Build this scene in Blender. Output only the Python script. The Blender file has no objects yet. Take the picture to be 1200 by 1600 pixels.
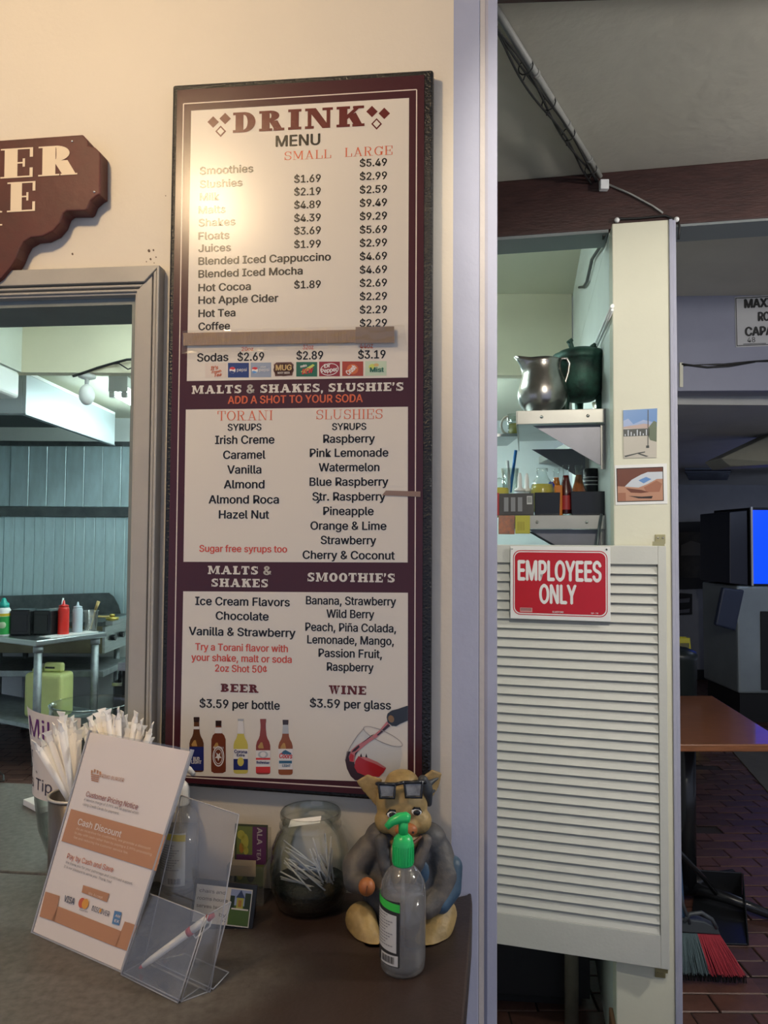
import bpy, math, random
from mathutils import Vector, Matrix, noise
random.seed(7)
PI = math.pi
R = math.radians
S = bpy.context.scene
COL = S.collection

# ------------------------------------------------------------------ camera
FPX = 1156.0
CAM = Vector((0, 0, 1.55))
pit, rol = R(2.15), R(0.354)
Fw = Vector((0, math.cos(pit), math.sin(pit)))
Rt0 = Vector((1, 0, 0)); Up0 = Rt0.cross(Fw)
Rt = math.cos(rol) * Rt0 + math.sin(rol) * Up0
Up = -math.sin(rol) * Rt0 + math.cos(rol) * Up0
cd = bpy.data.cameras.new('camera')
cam = bpy.data.objects.new('camera', cd); COL.objects.link(cam)
cam.matrix_world = Matrix(((Rt.x, Up.x, -Fw.x, CAM.x), (Rt.y, Up.y, -Fw.y, CAM.y), (Rt.z, Up.z, -Fw.z, CAM.z), (0, 0, 0, 1)))
cd.sensor_fit = 'VERTICAL'; cd.sensor_height = 36; cd.lens = 36 * FPX / 1600
cd.clip_start = 0.02; cd.clip_end = 60
S.camera = cam

# ------------------------------------------------------------------ world, colour, exposure
S.view_settings.view_transform = 'Standard'; S.view_settings.look = 'None'
S.view_settings.exposure = 0.0; S.view_settings.gamma = 1.0
S.view_settings.use_curve_mapping = False
wd = bpy.data.worlds.new('daylight'); S.world = wd; wd.use_nodes = True
wd.node_tree.nodes['Background'].inputs[0].default_value = (0.66, 0.74, 1.0, 1)
wd.node_tree.nodes['Background'].inputs[1].default_value = 0.55
S.cycles.transparent_max_bounces = 24
S.cycles.max_bounces = 10
LAMP_WARM = 225.0      # radiance of the warm globe by the menu
SPOT_W = 62.0         # watts of the added spotlight on the staff door
TUBE = 38.0            # radiance of the kitchen tubes
SCREEN = 1.3

# ------------------------------------------------------------------ pixel <-> place helpers (1200 x 1600 frame)
def ray(px, py):
    return Fw * FPX + Rt * (px - 600) - Up * (py - 800)
def at(px, py, Y):
    r = ray(px, py); return CAM + r * (Y / r.y)
def onz(px, py, z=1.0):
    r = ray(px, py); return CAM + r * ((z - CAM.z) / r.z)
def onplane(px, py, P, n):
    r = ray(px, py); return CAM + r * ((P - CAM).dot(n) / r.dot(n))

# ------------------------------------------------------------------ materials
def mat(name, col, rough=0.5, metal=0.0, bump=0.0, bscale=60, var=0.0, vscale=6, var2=None, spec=0.5, coat=0.0, coatr=0.05, em=None, ems=0, trans=0, sss=0, stretch=None, bdist=0.004):
    m = bpy.data.materials.new(name); m.use_nodes = True
    nt = m.node_tree; b = nt.nodes['Principled BSDF']
    c = tuple(col) + (1,)
    b.inputs['Base Color'].default_value = c
    b.inputs['Roughness'].default_value = rough; b.inputs['Metallic'].default_value = metal
    b.inputs['Specular IOR Level'].default_value = spec
    b.inputs['Coat Weight'].default_value = coat; b.inputs['Coat Roughness'].default_value = coatr
    b.inputs['Transmission Weight'].default_value = trans
    if em: b.inputs['Emission Color'].default_value = tuple(em) + (1,); b.inputs['Emission Strength'].default_value = ems
    if var or bump:
        tc = nt.nodes.new('ShaderNodeTexCoord'); src = tc.outputs['Object']
        if stretch:
            mp = nt.nodes.new('ShaderNodeMapping'); mp.inputs['Scale'].default_value = stretch
            nt.links.new(src, mp.inputs[0]); src = mp.outputs[0]
    if var:
        n = nt.nodes.new('ShaderNodeTexNoise'); n.inputs['Scale'].default_value = vscale; n.inputs['Detail'].default_value = 6; n.inputs['Roughness'].default_value = .62
        nt.links.new(src, n.inputs['Vector'])
        r = nt.nodes.new('ShaderNodeValToRGB'); r.color_ramp.elements[0].position = .33; r.color_ramp.elements[1].position = .68
        c2 = tuple(var2) if var2 else tuple(x * (1 - var) for x in col)
        r.color_ramp.elements[0].color = c2 + (1,); r.color_ramp.elements[1].color = c
        nt.links.new(n.outputs['Fac'], r.inputs[0]); nt.links.new(r.outputs[0], b.inputs['Base Color'])
    if bump:
        n2 = nt.nodes.new('ShaderNodeTexNoise'); n2.inputs['Scale'].default_value = bscale; n2.inputs['Detail'].default_value = 4
        nt.links.new(src, n2.inputs['Vector'])
        bp = nt.nodes.new('ShaderNodeBump'); bp.inputs['Strength'].default_value = bump; bp.inputs['Distance'].default_value = bdist
        nt.links.new(n2.outputs['Fac'], bp.inputs['Height']); nt.links.new(bp.outputs[0], b.inputs['Normal'])
    return m
def clear(name, tint=(1, 1, 1), rough=0.03, f=1.35, haze=0.0, hcol=(.8, .8, .8), edge=.35):
    m = bpy.data.materials.new(name); m.use_nodes = True; nt = m.node_tree; nt.nodes.clear()
    o = nt.nodes.new('ShaderNodeOutputMaterial'); t = nt.nodes.new('ShaderNodeBsdfTransparent'); t.inputs[0].default_value = tuple(tint) + (1,)
    g = nt.nodes.new('ShaderNodeBsdfGlossy'); g.inputs['Roughness'].default_value = rough; g.inputs[0].default_value = (1, 1, 1, 1)
    lw = nt.nodes.new('ShaderNodeLayerWeight'); lw.inputs[0].default_value = .5
    pw = nt.nodes.new('ShaderNodeMath'); pw.operation = 'POWER'; pw.inputs[1].default_value = 3.2; nt.links.new(lw.outputs['Facing'], pw.inputs[0])
    fr = nt.nodes.new('ShaderNodeMath'); fr.operation = 'MULTIPLY_ADD'; fr.inputs[1].default_value = .85; fr.inputs[2].default_value = (f - 1) * .1; nt.links.new(pw.outputs[0], fr.inputs[0])
    p2 = nt.nodes.new('ShaderNodeMath'); p2.operation = 'POWER'; p2.inputs[1].default_value = 2.2; nt.links.new(lw.outputs['Facing'], p2.inputs[0])
    tm = nt.nodes.new('ShaderNodeMix'); tm.data_type = 'RGBA'; tm.inputs['A'].default_value = tuple(tint) + (1,); tm.inputs['B'].default_value = tuple(x * edge for x in tint) + (1,)
    nt.links.new(p2.outputs[0], tm.inputs['Factor']); nt.links.new(tm.outputs['Result'], t.inputs[0])      # longer way through the wall near the outline
    mx = nt.nodes.new('ShaderNodeMixShader'); nt.links.new(fr.outputs[0], mx.inputs[0]); nt.links.new(t.outputs[0], mx.inputs[1]); nt.links.new(g.outputs[0], mx.inputs[2])
    out = mx
    if haze:
        d = nt.nodes.new('ShaderNodeBsdfDiffuse'); d.inputs[0].default_value = tuple(hcol) + (1,)
        m2 = nt.nodes.new('ShaderNodeMixShader'); m2.inputs[0].default_value = haze
        nt.links.new(mx.outputs[0], m2.inputs[1]); nt.links.new(d.outputs[0], m2.inputs[2]); out = m2
    nt.links.new(out.outputs[0], o.inputs[0]); return m
M = {}
M['cream'] = mat('cream_wall_paint', (.72, .66, .56), .55, bump=.12, bscale=90, var=.05, vscale=3)
M['lav'] = mat('lavender_grey_paint', (.38, .385, .475), .5, bump=.12, bscale=90, var=.08, vscale=9)
M['lavbeige'] = mat('worn_beige_paint_line', (.50, .45, .42), .6, bump=.2, bscale=90, var=.1, vscale=20)
M['trim'] = mat('taupe_casing_paint', (.42, .40, .36), .38, bump=.1, bscale=40, var=.14, vscale=7)
M['green'] = mat('pale_green_cream_paint', (.76, .71, .53), .6, bump=.15, bscale=60, var=.06, vscale=3)
M['post'] = mat('cream_post_paint', (.69, .67, .53), .5, bump=.15, bscale=50, var=.05, vscale=5)
M['headjamb'] = mat('grey_green_jamb', (.20, .23, .22), .5, var=.2, vscale=10)
M['ceil'] = mat('olive_textured_ceiling', (.58, .55, .46), .8, bump=.5, bscale=26, var=.10, vscale=4)
M['diningceil'] = mat('grey_ceiling', (.42, .42, .40), .7, bump=.3, bscale=20, var=.1)
M['beam'] = mat('dark_brown_beam', (.060, .024, .020), .5, bump=.3, bscale=30, var=.45, vscale=9, stretch=(1, 6, 6))
M['beam_litgrey'] = mat('kitchen_lit_beam_underside', (.20, .22, .22), .6)  # kitchen light on the brown beam's underside, put into the colour as grey
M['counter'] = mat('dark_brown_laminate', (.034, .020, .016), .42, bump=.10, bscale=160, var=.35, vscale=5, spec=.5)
def painted_glare(m):      # kitchen glare over the left half of the counter, painted in as grey
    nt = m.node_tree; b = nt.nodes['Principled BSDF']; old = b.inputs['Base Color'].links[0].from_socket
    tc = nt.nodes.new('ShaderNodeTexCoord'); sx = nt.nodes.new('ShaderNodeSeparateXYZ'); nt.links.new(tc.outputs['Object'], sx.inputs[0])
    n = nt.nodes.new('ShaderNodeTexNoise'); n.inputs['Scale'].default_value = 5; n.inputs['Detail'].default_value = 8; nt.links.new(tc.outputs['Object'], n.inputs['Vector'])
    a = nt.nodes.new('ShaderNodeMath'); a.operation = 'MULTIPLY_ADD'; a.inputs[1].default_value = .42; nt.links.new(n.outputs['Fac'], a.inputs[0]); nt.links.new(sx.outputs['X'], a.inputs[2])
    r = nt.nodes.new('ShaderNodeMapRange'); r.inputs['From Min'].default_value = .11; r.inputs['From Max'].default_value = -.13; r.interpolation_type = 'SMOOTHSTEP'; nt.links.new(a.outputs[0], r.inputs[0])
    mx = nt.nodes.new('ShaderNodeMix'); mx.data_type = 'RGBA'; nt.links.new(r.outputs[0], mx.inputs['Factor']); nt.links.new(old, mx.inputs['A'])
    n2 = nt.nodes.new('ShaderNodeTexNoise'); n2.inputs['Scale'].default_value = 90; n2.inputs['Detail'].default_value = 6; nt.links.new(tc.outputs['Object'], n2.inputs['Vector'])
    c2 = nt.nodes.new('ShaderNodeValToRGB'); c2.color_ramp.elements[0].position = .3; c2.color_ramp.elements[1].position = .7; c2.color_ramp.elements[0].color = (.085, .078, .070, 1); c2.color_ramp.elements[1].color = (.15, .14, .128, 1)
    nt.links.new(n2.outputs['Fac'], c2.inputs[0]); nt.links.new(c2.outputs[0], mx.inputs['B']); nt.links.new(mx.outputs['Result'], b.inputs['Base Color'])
painted_glare(M['counter'])
M['white'] = mat('white_enamel', (.80, .82, .80), .35)
M['whiteplastic'] = mat('white_plastic', (.86, .86, .84), .35)
M['paper'] = mat('paper_wrap', (.93, .89, .82), .7, bump=.1, bscale=140)
M['steel'] = mat('brushed_stainless', (.50, .53, .54), .33, 1.0, bump=.08, bscale=20, stretch=(1, 1, 14), var=.2, vscale=5)
M['steelpanel'] = mat('stainless_wall_sheet', (.55, .72, .76), .36, .4, var=.3, vscale=2.2, stretch=(3, 3, 1), bump=.05, bscale=8)
M['steeldull'] = mat('dull_galvanised_steel', (.40, .44, .46), .5, .7, var=.3, vscale=22)
M['darksteel'] = mat('greasy_dark_steel', (.12, .14, .145), .38, .6, var=.4, vscale=10)
M['bracket'] = mat('shelf_steel', (.42, .41, .38), .40, .6, var=.12, vscale=8)
M['gusset'] = mat('shelf_steel_grey', (.22, .22, .25), .4, .6, var=.15, vscale=8)
M['chrome'] = mat('bright_metal', (.75, .74, .70), .16, 1.0)
M['black'] = mat('black_plastic', (.012, .013, .015), .25)
M['blackmatt'] = mat('black_matt', (.010, .010, .011), .6)
M['cable'] = mat('black_cable', (.012, .012, .012), .5)
M['conduit'] = mat('painted_conduit', (.34, .34, .31), .5, var=.15, vscale=30)
M['tile'] = mat('terracotta_tile', (.125, .055, .040), .45, bump=.3, bscale=50, var=.4, vscale=14)
M['tile2'] = mat('dark_terracotta_tile', (.09, .042, .032), .45, bump=.3, bscale=50, var=.4, vscale=14)
M['grout'] = mat('dark_grout', (.035, .025, .022), .8)
M['wood'] = mat('orange_brown_wood', (.30, .115, .045), .3, bump=.08, bscale=20, var=.4, vscale=9, stretch=(1.2, 12, 12), coat=.4)
M['louvre'] = mat('grey_white_louvre_paint', (.60, .595, .54), .5, bump=.12, bscale=120, var=.05, vscale=12)
M['tube'] = mat('fluorescent_tube', (1, 1, 1), .5, em=(.78, 1.0, 1.0), ems=TUBE)
M['glass'] = clear('clear_glass', (.93, .96, .95), .02, 1.5)
M['acryl'] = clear('clear_acrylic', (.96, .96, .955), .05, 1.45, .035, (.75, .75, .74))
M['acryledge'] = mat('acrylic_edge', (.62, .62, .64), .15, spec=.8, trans=.4)
M['plasticclear'] = clear('clear_bottle_plastic', (.93, .93, .92), .08, 1.45, .10, (.75, .73, .70))
M['gel'] = clear('clear_gel', (.90, .91, .92), .12, 1.34, .12, (.65, .64, .64))

# ------------------------------------------------------------------ mesh builder
class MB:
    def __init__(s): s.v = []; s.f = []; s.sm = []
    def add(s, vs, fs, sm=False):
        o = len(s.v); s.v += [Vector(v) for v in vs]; s.f += [tuple(i + o for i in f) for f in fs]; s.sm += [sm] * len(fs); return s
    def box(s, x0, x1, y0, y1, z0, z1, mtx=None):
        vs = [Vector((x, y, z)) for x in (x0, x1) for y in (y0, y1) for z in (z0, z1)]
        if mtx is not None: vs = [mtx @ v for v in vs]
        return s.add(vs, [(0, 1, 3, 2), (4, 6, 7, 5), (0, 4, 5, 1), (2, 3, 7, 6), (0, 2, 6, 4), (1, 5, 7, 3)])
    def prism(s, pts, d, sm=False):      # polygon of 3D points pushed by vector d
        n = len(pts); d = Vector(d); vs = [Vector(p) for p in pts] + [Vector(p) + d for p in pts]
        return s.add(vs, [tuple(range(n)), tuple(range(2 * n - 1, n - 1, -1))] + [(i, i + n, (i + 1) % n + n, (i + 1) % n) for i in range(n)], sm)
    def poly(s, pts): return s.add(pts, [tuple(range(len(pts)))])
    def tube(s, pts, r, n=8, caps=True, sm=True):
        pts = [Vector(p) for p in pts]; rs = r if isinstance(r, (list, tuple)) else [r] * len(pts)
        vs = []; prev = None
        for i, p in enumerate(pts):
            d = (pts[min(i + 1, len(pts) - 1)] - pts[max(i - 1, 0)]).normalized()
            if prev is None:
                a = d.cross(Vector((0, 0, 1)) if abs(d.z) < .9 else Vector((1, 0, 0))).normalized()
            else:
                a = (prev - d * prev.dot(d)).normalized()
            prev = a; b = d.cross(a)
            vs += [p + (a * math.cos(2 * PI * k / n) + b * math.sin(2 * PI * k / n)) * rs[i] for k in range(n)]
        fs = [(i * n + k, i * n + (k + 1) % n, (i + 1) * n + (k + 1) % n, (i + 1) * n + k) for i in range(len(pts) - 1) for k in range(n)]
        s.add(vs, fs, sm)
        if caps:
            o = len(s.v) - len(vs); m = (len(pts) - 1) * n
            s.f += [tuple(o + k for k in range(n)), tuple(o + m + k for k in range(n))]; s.sm += [False, False]
        return s
    def lathe(s, prof, c, n=28, sx=1, sy=1, mtx=None, sm=True, close=True):   # prof: (r, z)
        c = Vector(c); vs = []
        for r, z in prof:
            for k in range(n):
                v = Vector((r * sx * math.cos(2 * PI * k / n), r * sy * math.sin(2 * PI * k / n), z))
                if mtx is not None: v = mtx @ v
                vs.append(v + c)
        fs = [(i * n + k, i * n + (k + 1) % n, (i + 1) * n + (k + 1) % n, (i + 1) * n + k) for i in range(len(prof) - 1) for k in range(n)]
        o = len(s.v); s.add(vs, fs, sm)
        if close:
            m = (len(prof) - 1) * n
            if prof[0][0] > 1e-6: s.f.append(tuple(o + k for k in range(n))); s.sm.append(False)
            if prof[-1][0] > 1e-6: s.f.append(tuple(o + m + k for k in range(n))); s.sm.append(False)
        return s
    def ball(s, c, r, n=12, mtx=None):
        rx, ry, rz = r if isinstance(r, (tuple, list)) else (r, r, r)
        c = Vector(c); vs = []; m = n
        for i in range(m + 1):
            th = PI * i / m
            for k in range(n * 2):
                a = PI * k / n
                v = Vector((rx * math.sin(th) * math.cos(a), ry * math.sin(th) * math.sin(a), rz * math.cos(th)))
                if mtx is not None: v = mtx @ v
                vs.append(v + c)
        N = n * 2
        return s.add(vs, [(i * N + k, i * N + (k + 1) % N, (i + 1) * N + (k + 1) % N, (i + 1) * N + k) for i in range(m) for k in range(N)], True)
    def build(s, name, m, parent=None, bev=0, seg=2, sub=0, fix=True):
        me = bpy.data.meshes.new(name)
        off = wloc(parent) if parent else Vector((0, 0, 0))
        me.from_pydata([v - off for v in s.v], [], s.f); me.validate()
        if len(s.sm) == len(me.polygons): me.polygons.foreach_set('use_smooth', s.sm)
        if fix:
            import bmesh
            bm = bmesh.new(); bm.from_mesh(me); bmesh.ops.recalc_face_normals(bm, faces=bm.faces); bm.to_mesh(me); bm.free()
        me.materials.append(M[m] if isinstance(m, str) else m)
        o = bpy.data.objects.new(name, me); COL.objects.link(o)
        if parent: o.parent = parent
        if bev:
            b = o.modifiers.new('bevel', 'BEVEL'); b.width = bev; b.segments = seg; b.limit_method = 'ANGLE'; b.angle_limit = R(35)
        if sub:
            b = o.modifiers.new('sub', 'SUBSURF'); b.levels = sub; b.render_levels = sub
        return o
def wloc(o):
    v = Vector((0, 0, 0))
    while o: v = v + o.location; o = o.parent
    return v
def tag(o, label, cat, group=None, kind=None):
    o['label'] = label; o['category'] = cat
    if group: o['group'] = group
    if kind: o['kind'] = kind
    return o
def thing(name, label, cat, loc, group=None):
    o = bpy.data.objects.new(name, None); COL.objects.link(o); o.location = loc; o.empty_display_size = .02
    return tag(o, label, cat, group)
def struct(o): o['kind'] = 'structure'; return o
def copy_tree(o, parent=None, loc=None):
    kids = list(o.children); c = o.copy(); COL.objects.link(c)
    c.parent = parent
    if loc is not None: c.location = loc
    for k in kids: copy_tree(k, c)
    return c
def remesh(name, mb, m, parent, voxel=.002, smooth=6):
    o = mb.build(name, m, parent)
    md = o.modifiers.new('r', 'REMESH'); md.mode = 'VOXEL'; md.voxel_size = voxel; md.use_smooth_shade = True
    sm = o.modifiers.new('s', 'SMOOTH'); sm.iterations = smooth; sm.factor = .6
    dg = bpy.context.evaluated_depsgraph_get(); dg.update()
    me = bpy.data.meshes.new_from_object(o.evaluated_get(dg)); o.modifiers.clear(); old = o.data; o.data = me
    w0 = wloc(o)
    for v in me.vertices: v.co.z = max(v.co.z, .0005)
    if not me.materials: me.materials.append(M[m] if isinstance(m, str) else m)
    for p in me.polygons: p.use_smooth = True
    return o

# ------------------------------------------------------------------ lettering
_tc = {}
try: SANS = bpy.data.fonts.load(bpy.utils.system_resource('DATAFILES') + '/fonts/Inter.woff2')
except Exception: SANS = None      # Blender's own interface font; its built-in one otherwise
CAPH = .72
def glyph(s, bold=0.0, sp=1.0):
    k = (s, bold, sp)
    if k in _tc: return _tc[k]
    cu = bpy.data.curves.new('t', 'FONT'); cu.body = s; cu.size = 1; cu.resolution_u = 3; cu.space_character = sp
    if SANS: cu.font = SANS
    o = bpy.data.objects.new('t', cu); COL.objects.link(o)
    dg = bpy.context.evaluated_depsgraph_get(); dg.update()
    me = bpy.data.meshes.new_from_object(o.evaluated_get(dg))
    vs = [(v.co.x, v.co.y) for v in me.vertices]; fs = [tuple(p.vertices) for p in me.polygons]
    bpy.data.objects.remove(o); bpy.data.curves.remove(cu); bpy.data.meshes.remove(me)
    if bold > .004:           # heavier strokes: the outline laid down again a hair to each side
        b0v, b0f = vs, fs; vs, fs = [], []
        for dx, dy in ((-1, 0), (1, 0), (0, 0), (0, .5), (0, -.5)):
            o_ = len(vs); vs = vs + [(x + dx * bold, y + dy * bold, o_ // max(1, len(b0v))) for x, y in b0v]; fs = fs + [tuple(i + o_ for i in f) for f in b0f]
    x0 = min(v[0] for v in vs); x1 = max(v[0] for v in vs)
    _tc[k] = ([((v[0] - x0) / (x1 - x0), v[1] / CAPH) + tuple(v[2:]) for v in vs], fs); return _tc[k]     # x in 0..1, cap height 1
_g = glyph('H')[0]; CAPH = .72 * max(v[1] for v in _g); _tc.clear()
def arc(cx, cy, rx, ry, a0, a1, tx, ty, n=14):
    o = []
    for i in range(n):
        q = []
        for a in (a0 + (a1 - a0) * i / n, a0 + (a1 - a0) * (i + 1) / n):
            c, s_ = math.cos(R(a)), math.sin(R(a)); q.append(((cx + rx * c, cy + ry * s_), (cx + (rx - tx) * c, cy + (ry - ty) * s_)))
        o.append([q[0][0], q[1][0], q[1][1], q[0][1]])
    return o
def slab(ch, t=.26, s=.12, th=None):
    th = th or s + .02
    def r(x0, y0, x1, y1): return [(x0, y0), (x1, y0), (x1, y1), (x0, y1)]
    def st(x, w=None, y0=0, y1=1): w = w or t; return [r(x, y0, x + w, y1)]
    def f(x0, x1, top=False): return [r(x0, 1 - s, x1, 1)] if top else [r(x0, 0, x1, s)]
    a = .1; e = a + t
    if ch == 'I': return st(a) + f(0, e + a) + f(0, e + a, 1), e + a
    if ch == 'E': return st(a) + f(0, .82) + f(0, .82, 1) + [r(.74, 0, .82, .32), r(.74, .68, .82, 1), r(e, .5 - s / 2, .62, .5 + s / 2), r(.56, .36, .62, .64)], .82
    if ch == 'F': return st(a) + f(0, e + a) + f(0, .78, 1) + [r(.7, .68, .78, 1), r(e, .5 - s / 2, .6, .5 + s / 2), r(.54, .36, .6, .64)], .78
    if ch == 'L': return st(a) + f(0, .78) + f(0, e + a, 1) + [r(.7, 0, .78, .36)], .78
    if ch == 'T': x = .43 - t / 2; return st(x) + f(x - a, x + t + a) + f(0, .86, 1) + [r(0, .66, .08, 1), r(.78, .66, .86, 1)], .86
    if ch == 'D': return st(a) + f(0, .46) + f(0, .46, 1) + arc(.44, .5, .44, .5, -90, 90, t, th), .88
    if ch == 'O': return arc(.46, .5, .46, .5, 0, 360, t, th, 26), .92
    if ch == 'G': return arc(.46, .5, .46, .5, 35, 340, t, th, 22) + [r(.78 - t, 0.05, .84, .42), r(.84 - t - .12, .42 - s, .94, .42), r(.8, .66, .88, 1)], .94
    if ch == 'R': return st(a) + f(0, e + a) + f(0, .48, 1) + arc(.44, .74, .34, .26, -90, 90, t, th) + [r(.3, .48, .46, .48 + th), [(.38, .5), (.4 + t, .5), (.62 + t, 0), (.62, 0)]] + f(.56, .98), .98
    if ch == 'P': return st(a) + f(0, e + a) + f(0, .48, 1) + arc(.44, .72, .36, .28, -90, 90, t, th) + [r(.3, .44, .46, .44 + th)], .82
    if ch == 'B': return st(a) + f(0, .46) + f(0, .46, 1) + arc(.42, .755, .34, .245, -90, 90, t, th) + arc(.42, .27, .42, .27, -90, 90, t, th) + [r(.3, .51, .44, .54)], .84
    if ch == 'N': return st(a, s * 1.1) + st(.82, s * 1.1) + [[(a - .04, 1), (a + t, 1), (.82 + s * 1.1, 0), (.82 + s * 1.1 - t * .95, 0)]] + f(0, .34) + f(0, .3, 1) + f(.66, 1.06, 1), 1.06
    if ch == 'K': return st(a) + f(0, e + a) + f(0, e + a, 1) + [[(e, .36), (e, .36 + s * 1.8), (.78, 1), (.92, 1), (.92, .96)], [(.44, .52), (.42 + t, .68), (.70 + t, 0), (.70, 0)]] + f(.62, 1.04, 1) + f(.60, 1.06), 1.06
    if ch == 'M': return st(a, s * 1.1) + st(.92) + [[(a - .02, 1), (a + t, 1), (.64, .12), (.52, .12)], [(.52, .12), (.64, .12), (.98, 1), (.88, 1)]] + f(0, .34) + f(0, .3, 1) + f(.82, .92 + t + a) + f(.94, .92 + t + a, 1), .92 + t + a
    if ch == 'A': return [[(.14, 0), (.14 + s, 0), (.56, 1), (.44, 1)], [(.40, 1), (.40 + t, 1), (.76 + t, 0), (.76, 0)], r(.28, .26, .80, .26 + s)] + f(0, .38) + f(.66, .86 + t), .86 + t
    if ch == 'H': return st(a) + st(.70) + [r(e - .02, .5 - s / 2, .72, .5 + s / 2)] + f(0, e + a) + f(0, e + a, 1) + f(.60, .80 + t) + f(.60, .80 + t, 1), .80 + t
    if ch == 'U': return st(a, None, .34) + st(.80, s * 1.2, .34) + arc((a + .80 + s * 1.2) / 2, .35, (.70 + s * 1.2) / 2, .35, 180, 360, t * .8, th) + f(0, e + a, 1) + f(.68, 1.02, 1), 1.02
    if ch == 'S': return arc(.42, .735, .36, .265, 25, 270, t * .9, th) + arc(.42, .275, .38, .275, 90, -155, t * .9, th) + [r(.7, .64, .77, .98), r(.06, .02, .13, .36)], .82
    if ch == 'W': return [[(.08, 1), (.08 + t, 1), (.46, 0), (.34, 0)], [(.36, 0), (.44, 0), (.66, 1), (.58, 1)], [(.50, 1), (.50 + t, 1), (.88, 0), (.76, 0)], [(.78, 0), (.86, 0), (1.10, 1), (1.02, 1)]] + f(0, .42, 1) + f(.46, .84, 1) + f(.92, 1.2, 1), 1.2
    if ch == 'Y': return st(.4) + f(.28, .52 + t) + [[(.06, 1), (.06 + t, 1), (.4 + t, .42), (.4, .42)], [(.92, 1), (1.0, 1), (.4 + t, .40), (.42 + t / 2, .46)]] + f(0, .42, 1) + f(.76, 1.12, 1), 1.12
    if ch == ',': return [[(.0, .0), (.0, .2), (.2, .2), (.2, 0), (.1, -.2), (.02, -.2)]], .2
    if ch == "'": return [[(.0, .8), (.0, 1), (.2, 1), (.2, .8), (.08, .6), (.0, .6)]], .2
    return None
def slabword(w, t, s, gap=.14):
    x = 0; vs = []; fs = []
    for ch in w:
        if ch == ' ': x += .42; continue
        if ch == '&':
            g, gf = glyph('&', .03); o = len(vs); vs += [(x + v[0] * .9, v[1], 1) for v in g]; fs += [tuple(i + o for i in f) for f in gf]; x += .9 + gap; continue
        ps, wd_ = slab(ch, t, s)
        for p in ps:
            o = len(vs); vs += [(x + a, b, len(fs) % 5) for a, b in p]; fs.append(tuple(range(o, o + len(p))))
        x += wd_ + gap
    X = x - gap
    return [(v[0] / X,) + tuple(v[1:]) for v in vs], fs
class Print:                               # flat print on a surface given by a map f(u, v, lift) -> point
    def __init__(s, f): s.f = f; s.m = {}
    def put(s, key, vs, fs, lift):
        mb = s.m.setdefault(key, MB()); mb.add([s.f(q[0], q[1], lift + (q[2] * 4e-5 if len(q) > 2 else 0)) for q in vs], fs)
    def text(s, key, st, u0, u1, v, cap, lift, bold=.018, font=None, rot=0, sh=0):
        g, gf = slabword(st, *font) if font else glyph(st, bold)
        c, sn = math.cos(rot), math.sin(rot); W = u1 - u0
        s.put(key, [(u0 + (q[0] * W + sh * q[1] * cap) * c - q[1] * cap * sn, v + (q[0] * W) * sn + q[1] * cap * c) + tuple(q[2:]) for q in g], gf, lift)
    def rect(s, key, u0, u1, v0, v1, lift): s.put(key, [(u0, v0), (u1, v0), (u1, v1), (u0, v1)], [(0, 1, 2, 3)], lift)
    def poly(s, key, pts, lift): s.put(key, pts, [tuple(range(len(pts)))], lift)
    def ell(s, key, cu, cv, ru, rv, lift, n=20, a=0):
        pts = [(ru * math.cos(2 * PI * k / n), rv * math.sin(2 * PI * k / n)) for k in range(n)]
        s.poly(key, [(cu + x * math.cos(a) - y * math.sin(a), cv + x * math.sin(a) + y * math.cos(a)) for x, y in pts], lift)
    def ring(s, key, cu, cv, ru, rv, tu, tv, lift, a0=0, a1=360, n=24, rot=0):
        for q in arc(0, 0, ru, rv, a0, a1, tu, tv, n):
            s.poly(key, [(cu + x * math.cos(rot) - y * math.sin(rot), cv + x * math.sin(rot) + y * math.cos(rot)) for x, y in q], lift)
    def build(s, parent, name='lettering', names={}):
        for k, mb in s.m.items(): mb.build(names.get(k, name), k, parent, fix=False)
def ink(name, col, rough=.35, metal=0.0, **k):
    M[name] = mat(name, col, rough, metal, **k); return name

# ================================================================== STRUCTURE
wy = R(6.04); Y0 = 1.172
WE = Vector((math.cos(wy), -math.sin(wy), 0)); WN = Vector((-math.sin(wy), -math.cos(wy), 0)); WP0 = Vector((0, Y0, 0))
def W(u, z, lift=0.0): return WP0 + WE * u + WN * lift + Vector((0, 0, z))
def wuv(px, py, lift=0.0):
    p = onplane(px, py, WP0 + WN * lift, WN); return (p - WP0).dot(WE), p.z
def wbox(mb, u0, u1, z0, z1, l0, l1):
    return mb.prism([W(u0, z0, l0), W(u1, z0, l0), W(u1, z1, l0), W(u0, z1, l0)], WN * (l1 - l0))
CEIL = 2.676
uR = wuv(707, 700)[0]            # right end of the cream wall face
uO = wuv(211, 800)[0] ; zO = wuv(150, 466)[1]   # opening: right jamb and head
TH = .11
mb = MB()
wbox(mb, uO, uR, 0, CEIL, -TH, 0)
wbox(mb, -2.6, uO, zO, CEIL, -TH, 0)
wbox(mb, -2.6, uO, 0, .955, -TH, 0)
struct(mb.build('wall_front', 'cream'))
mb = MB(); wbox(mb, -2.6, uO, zO - .012, zO - .0005, -TH, -.001); wbox(mb, uO - .012, uO - .0005, 1.0, zO - .012, -TH, -.001)
struct(mb.build('trim_1', 'headjamb'))
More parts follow.
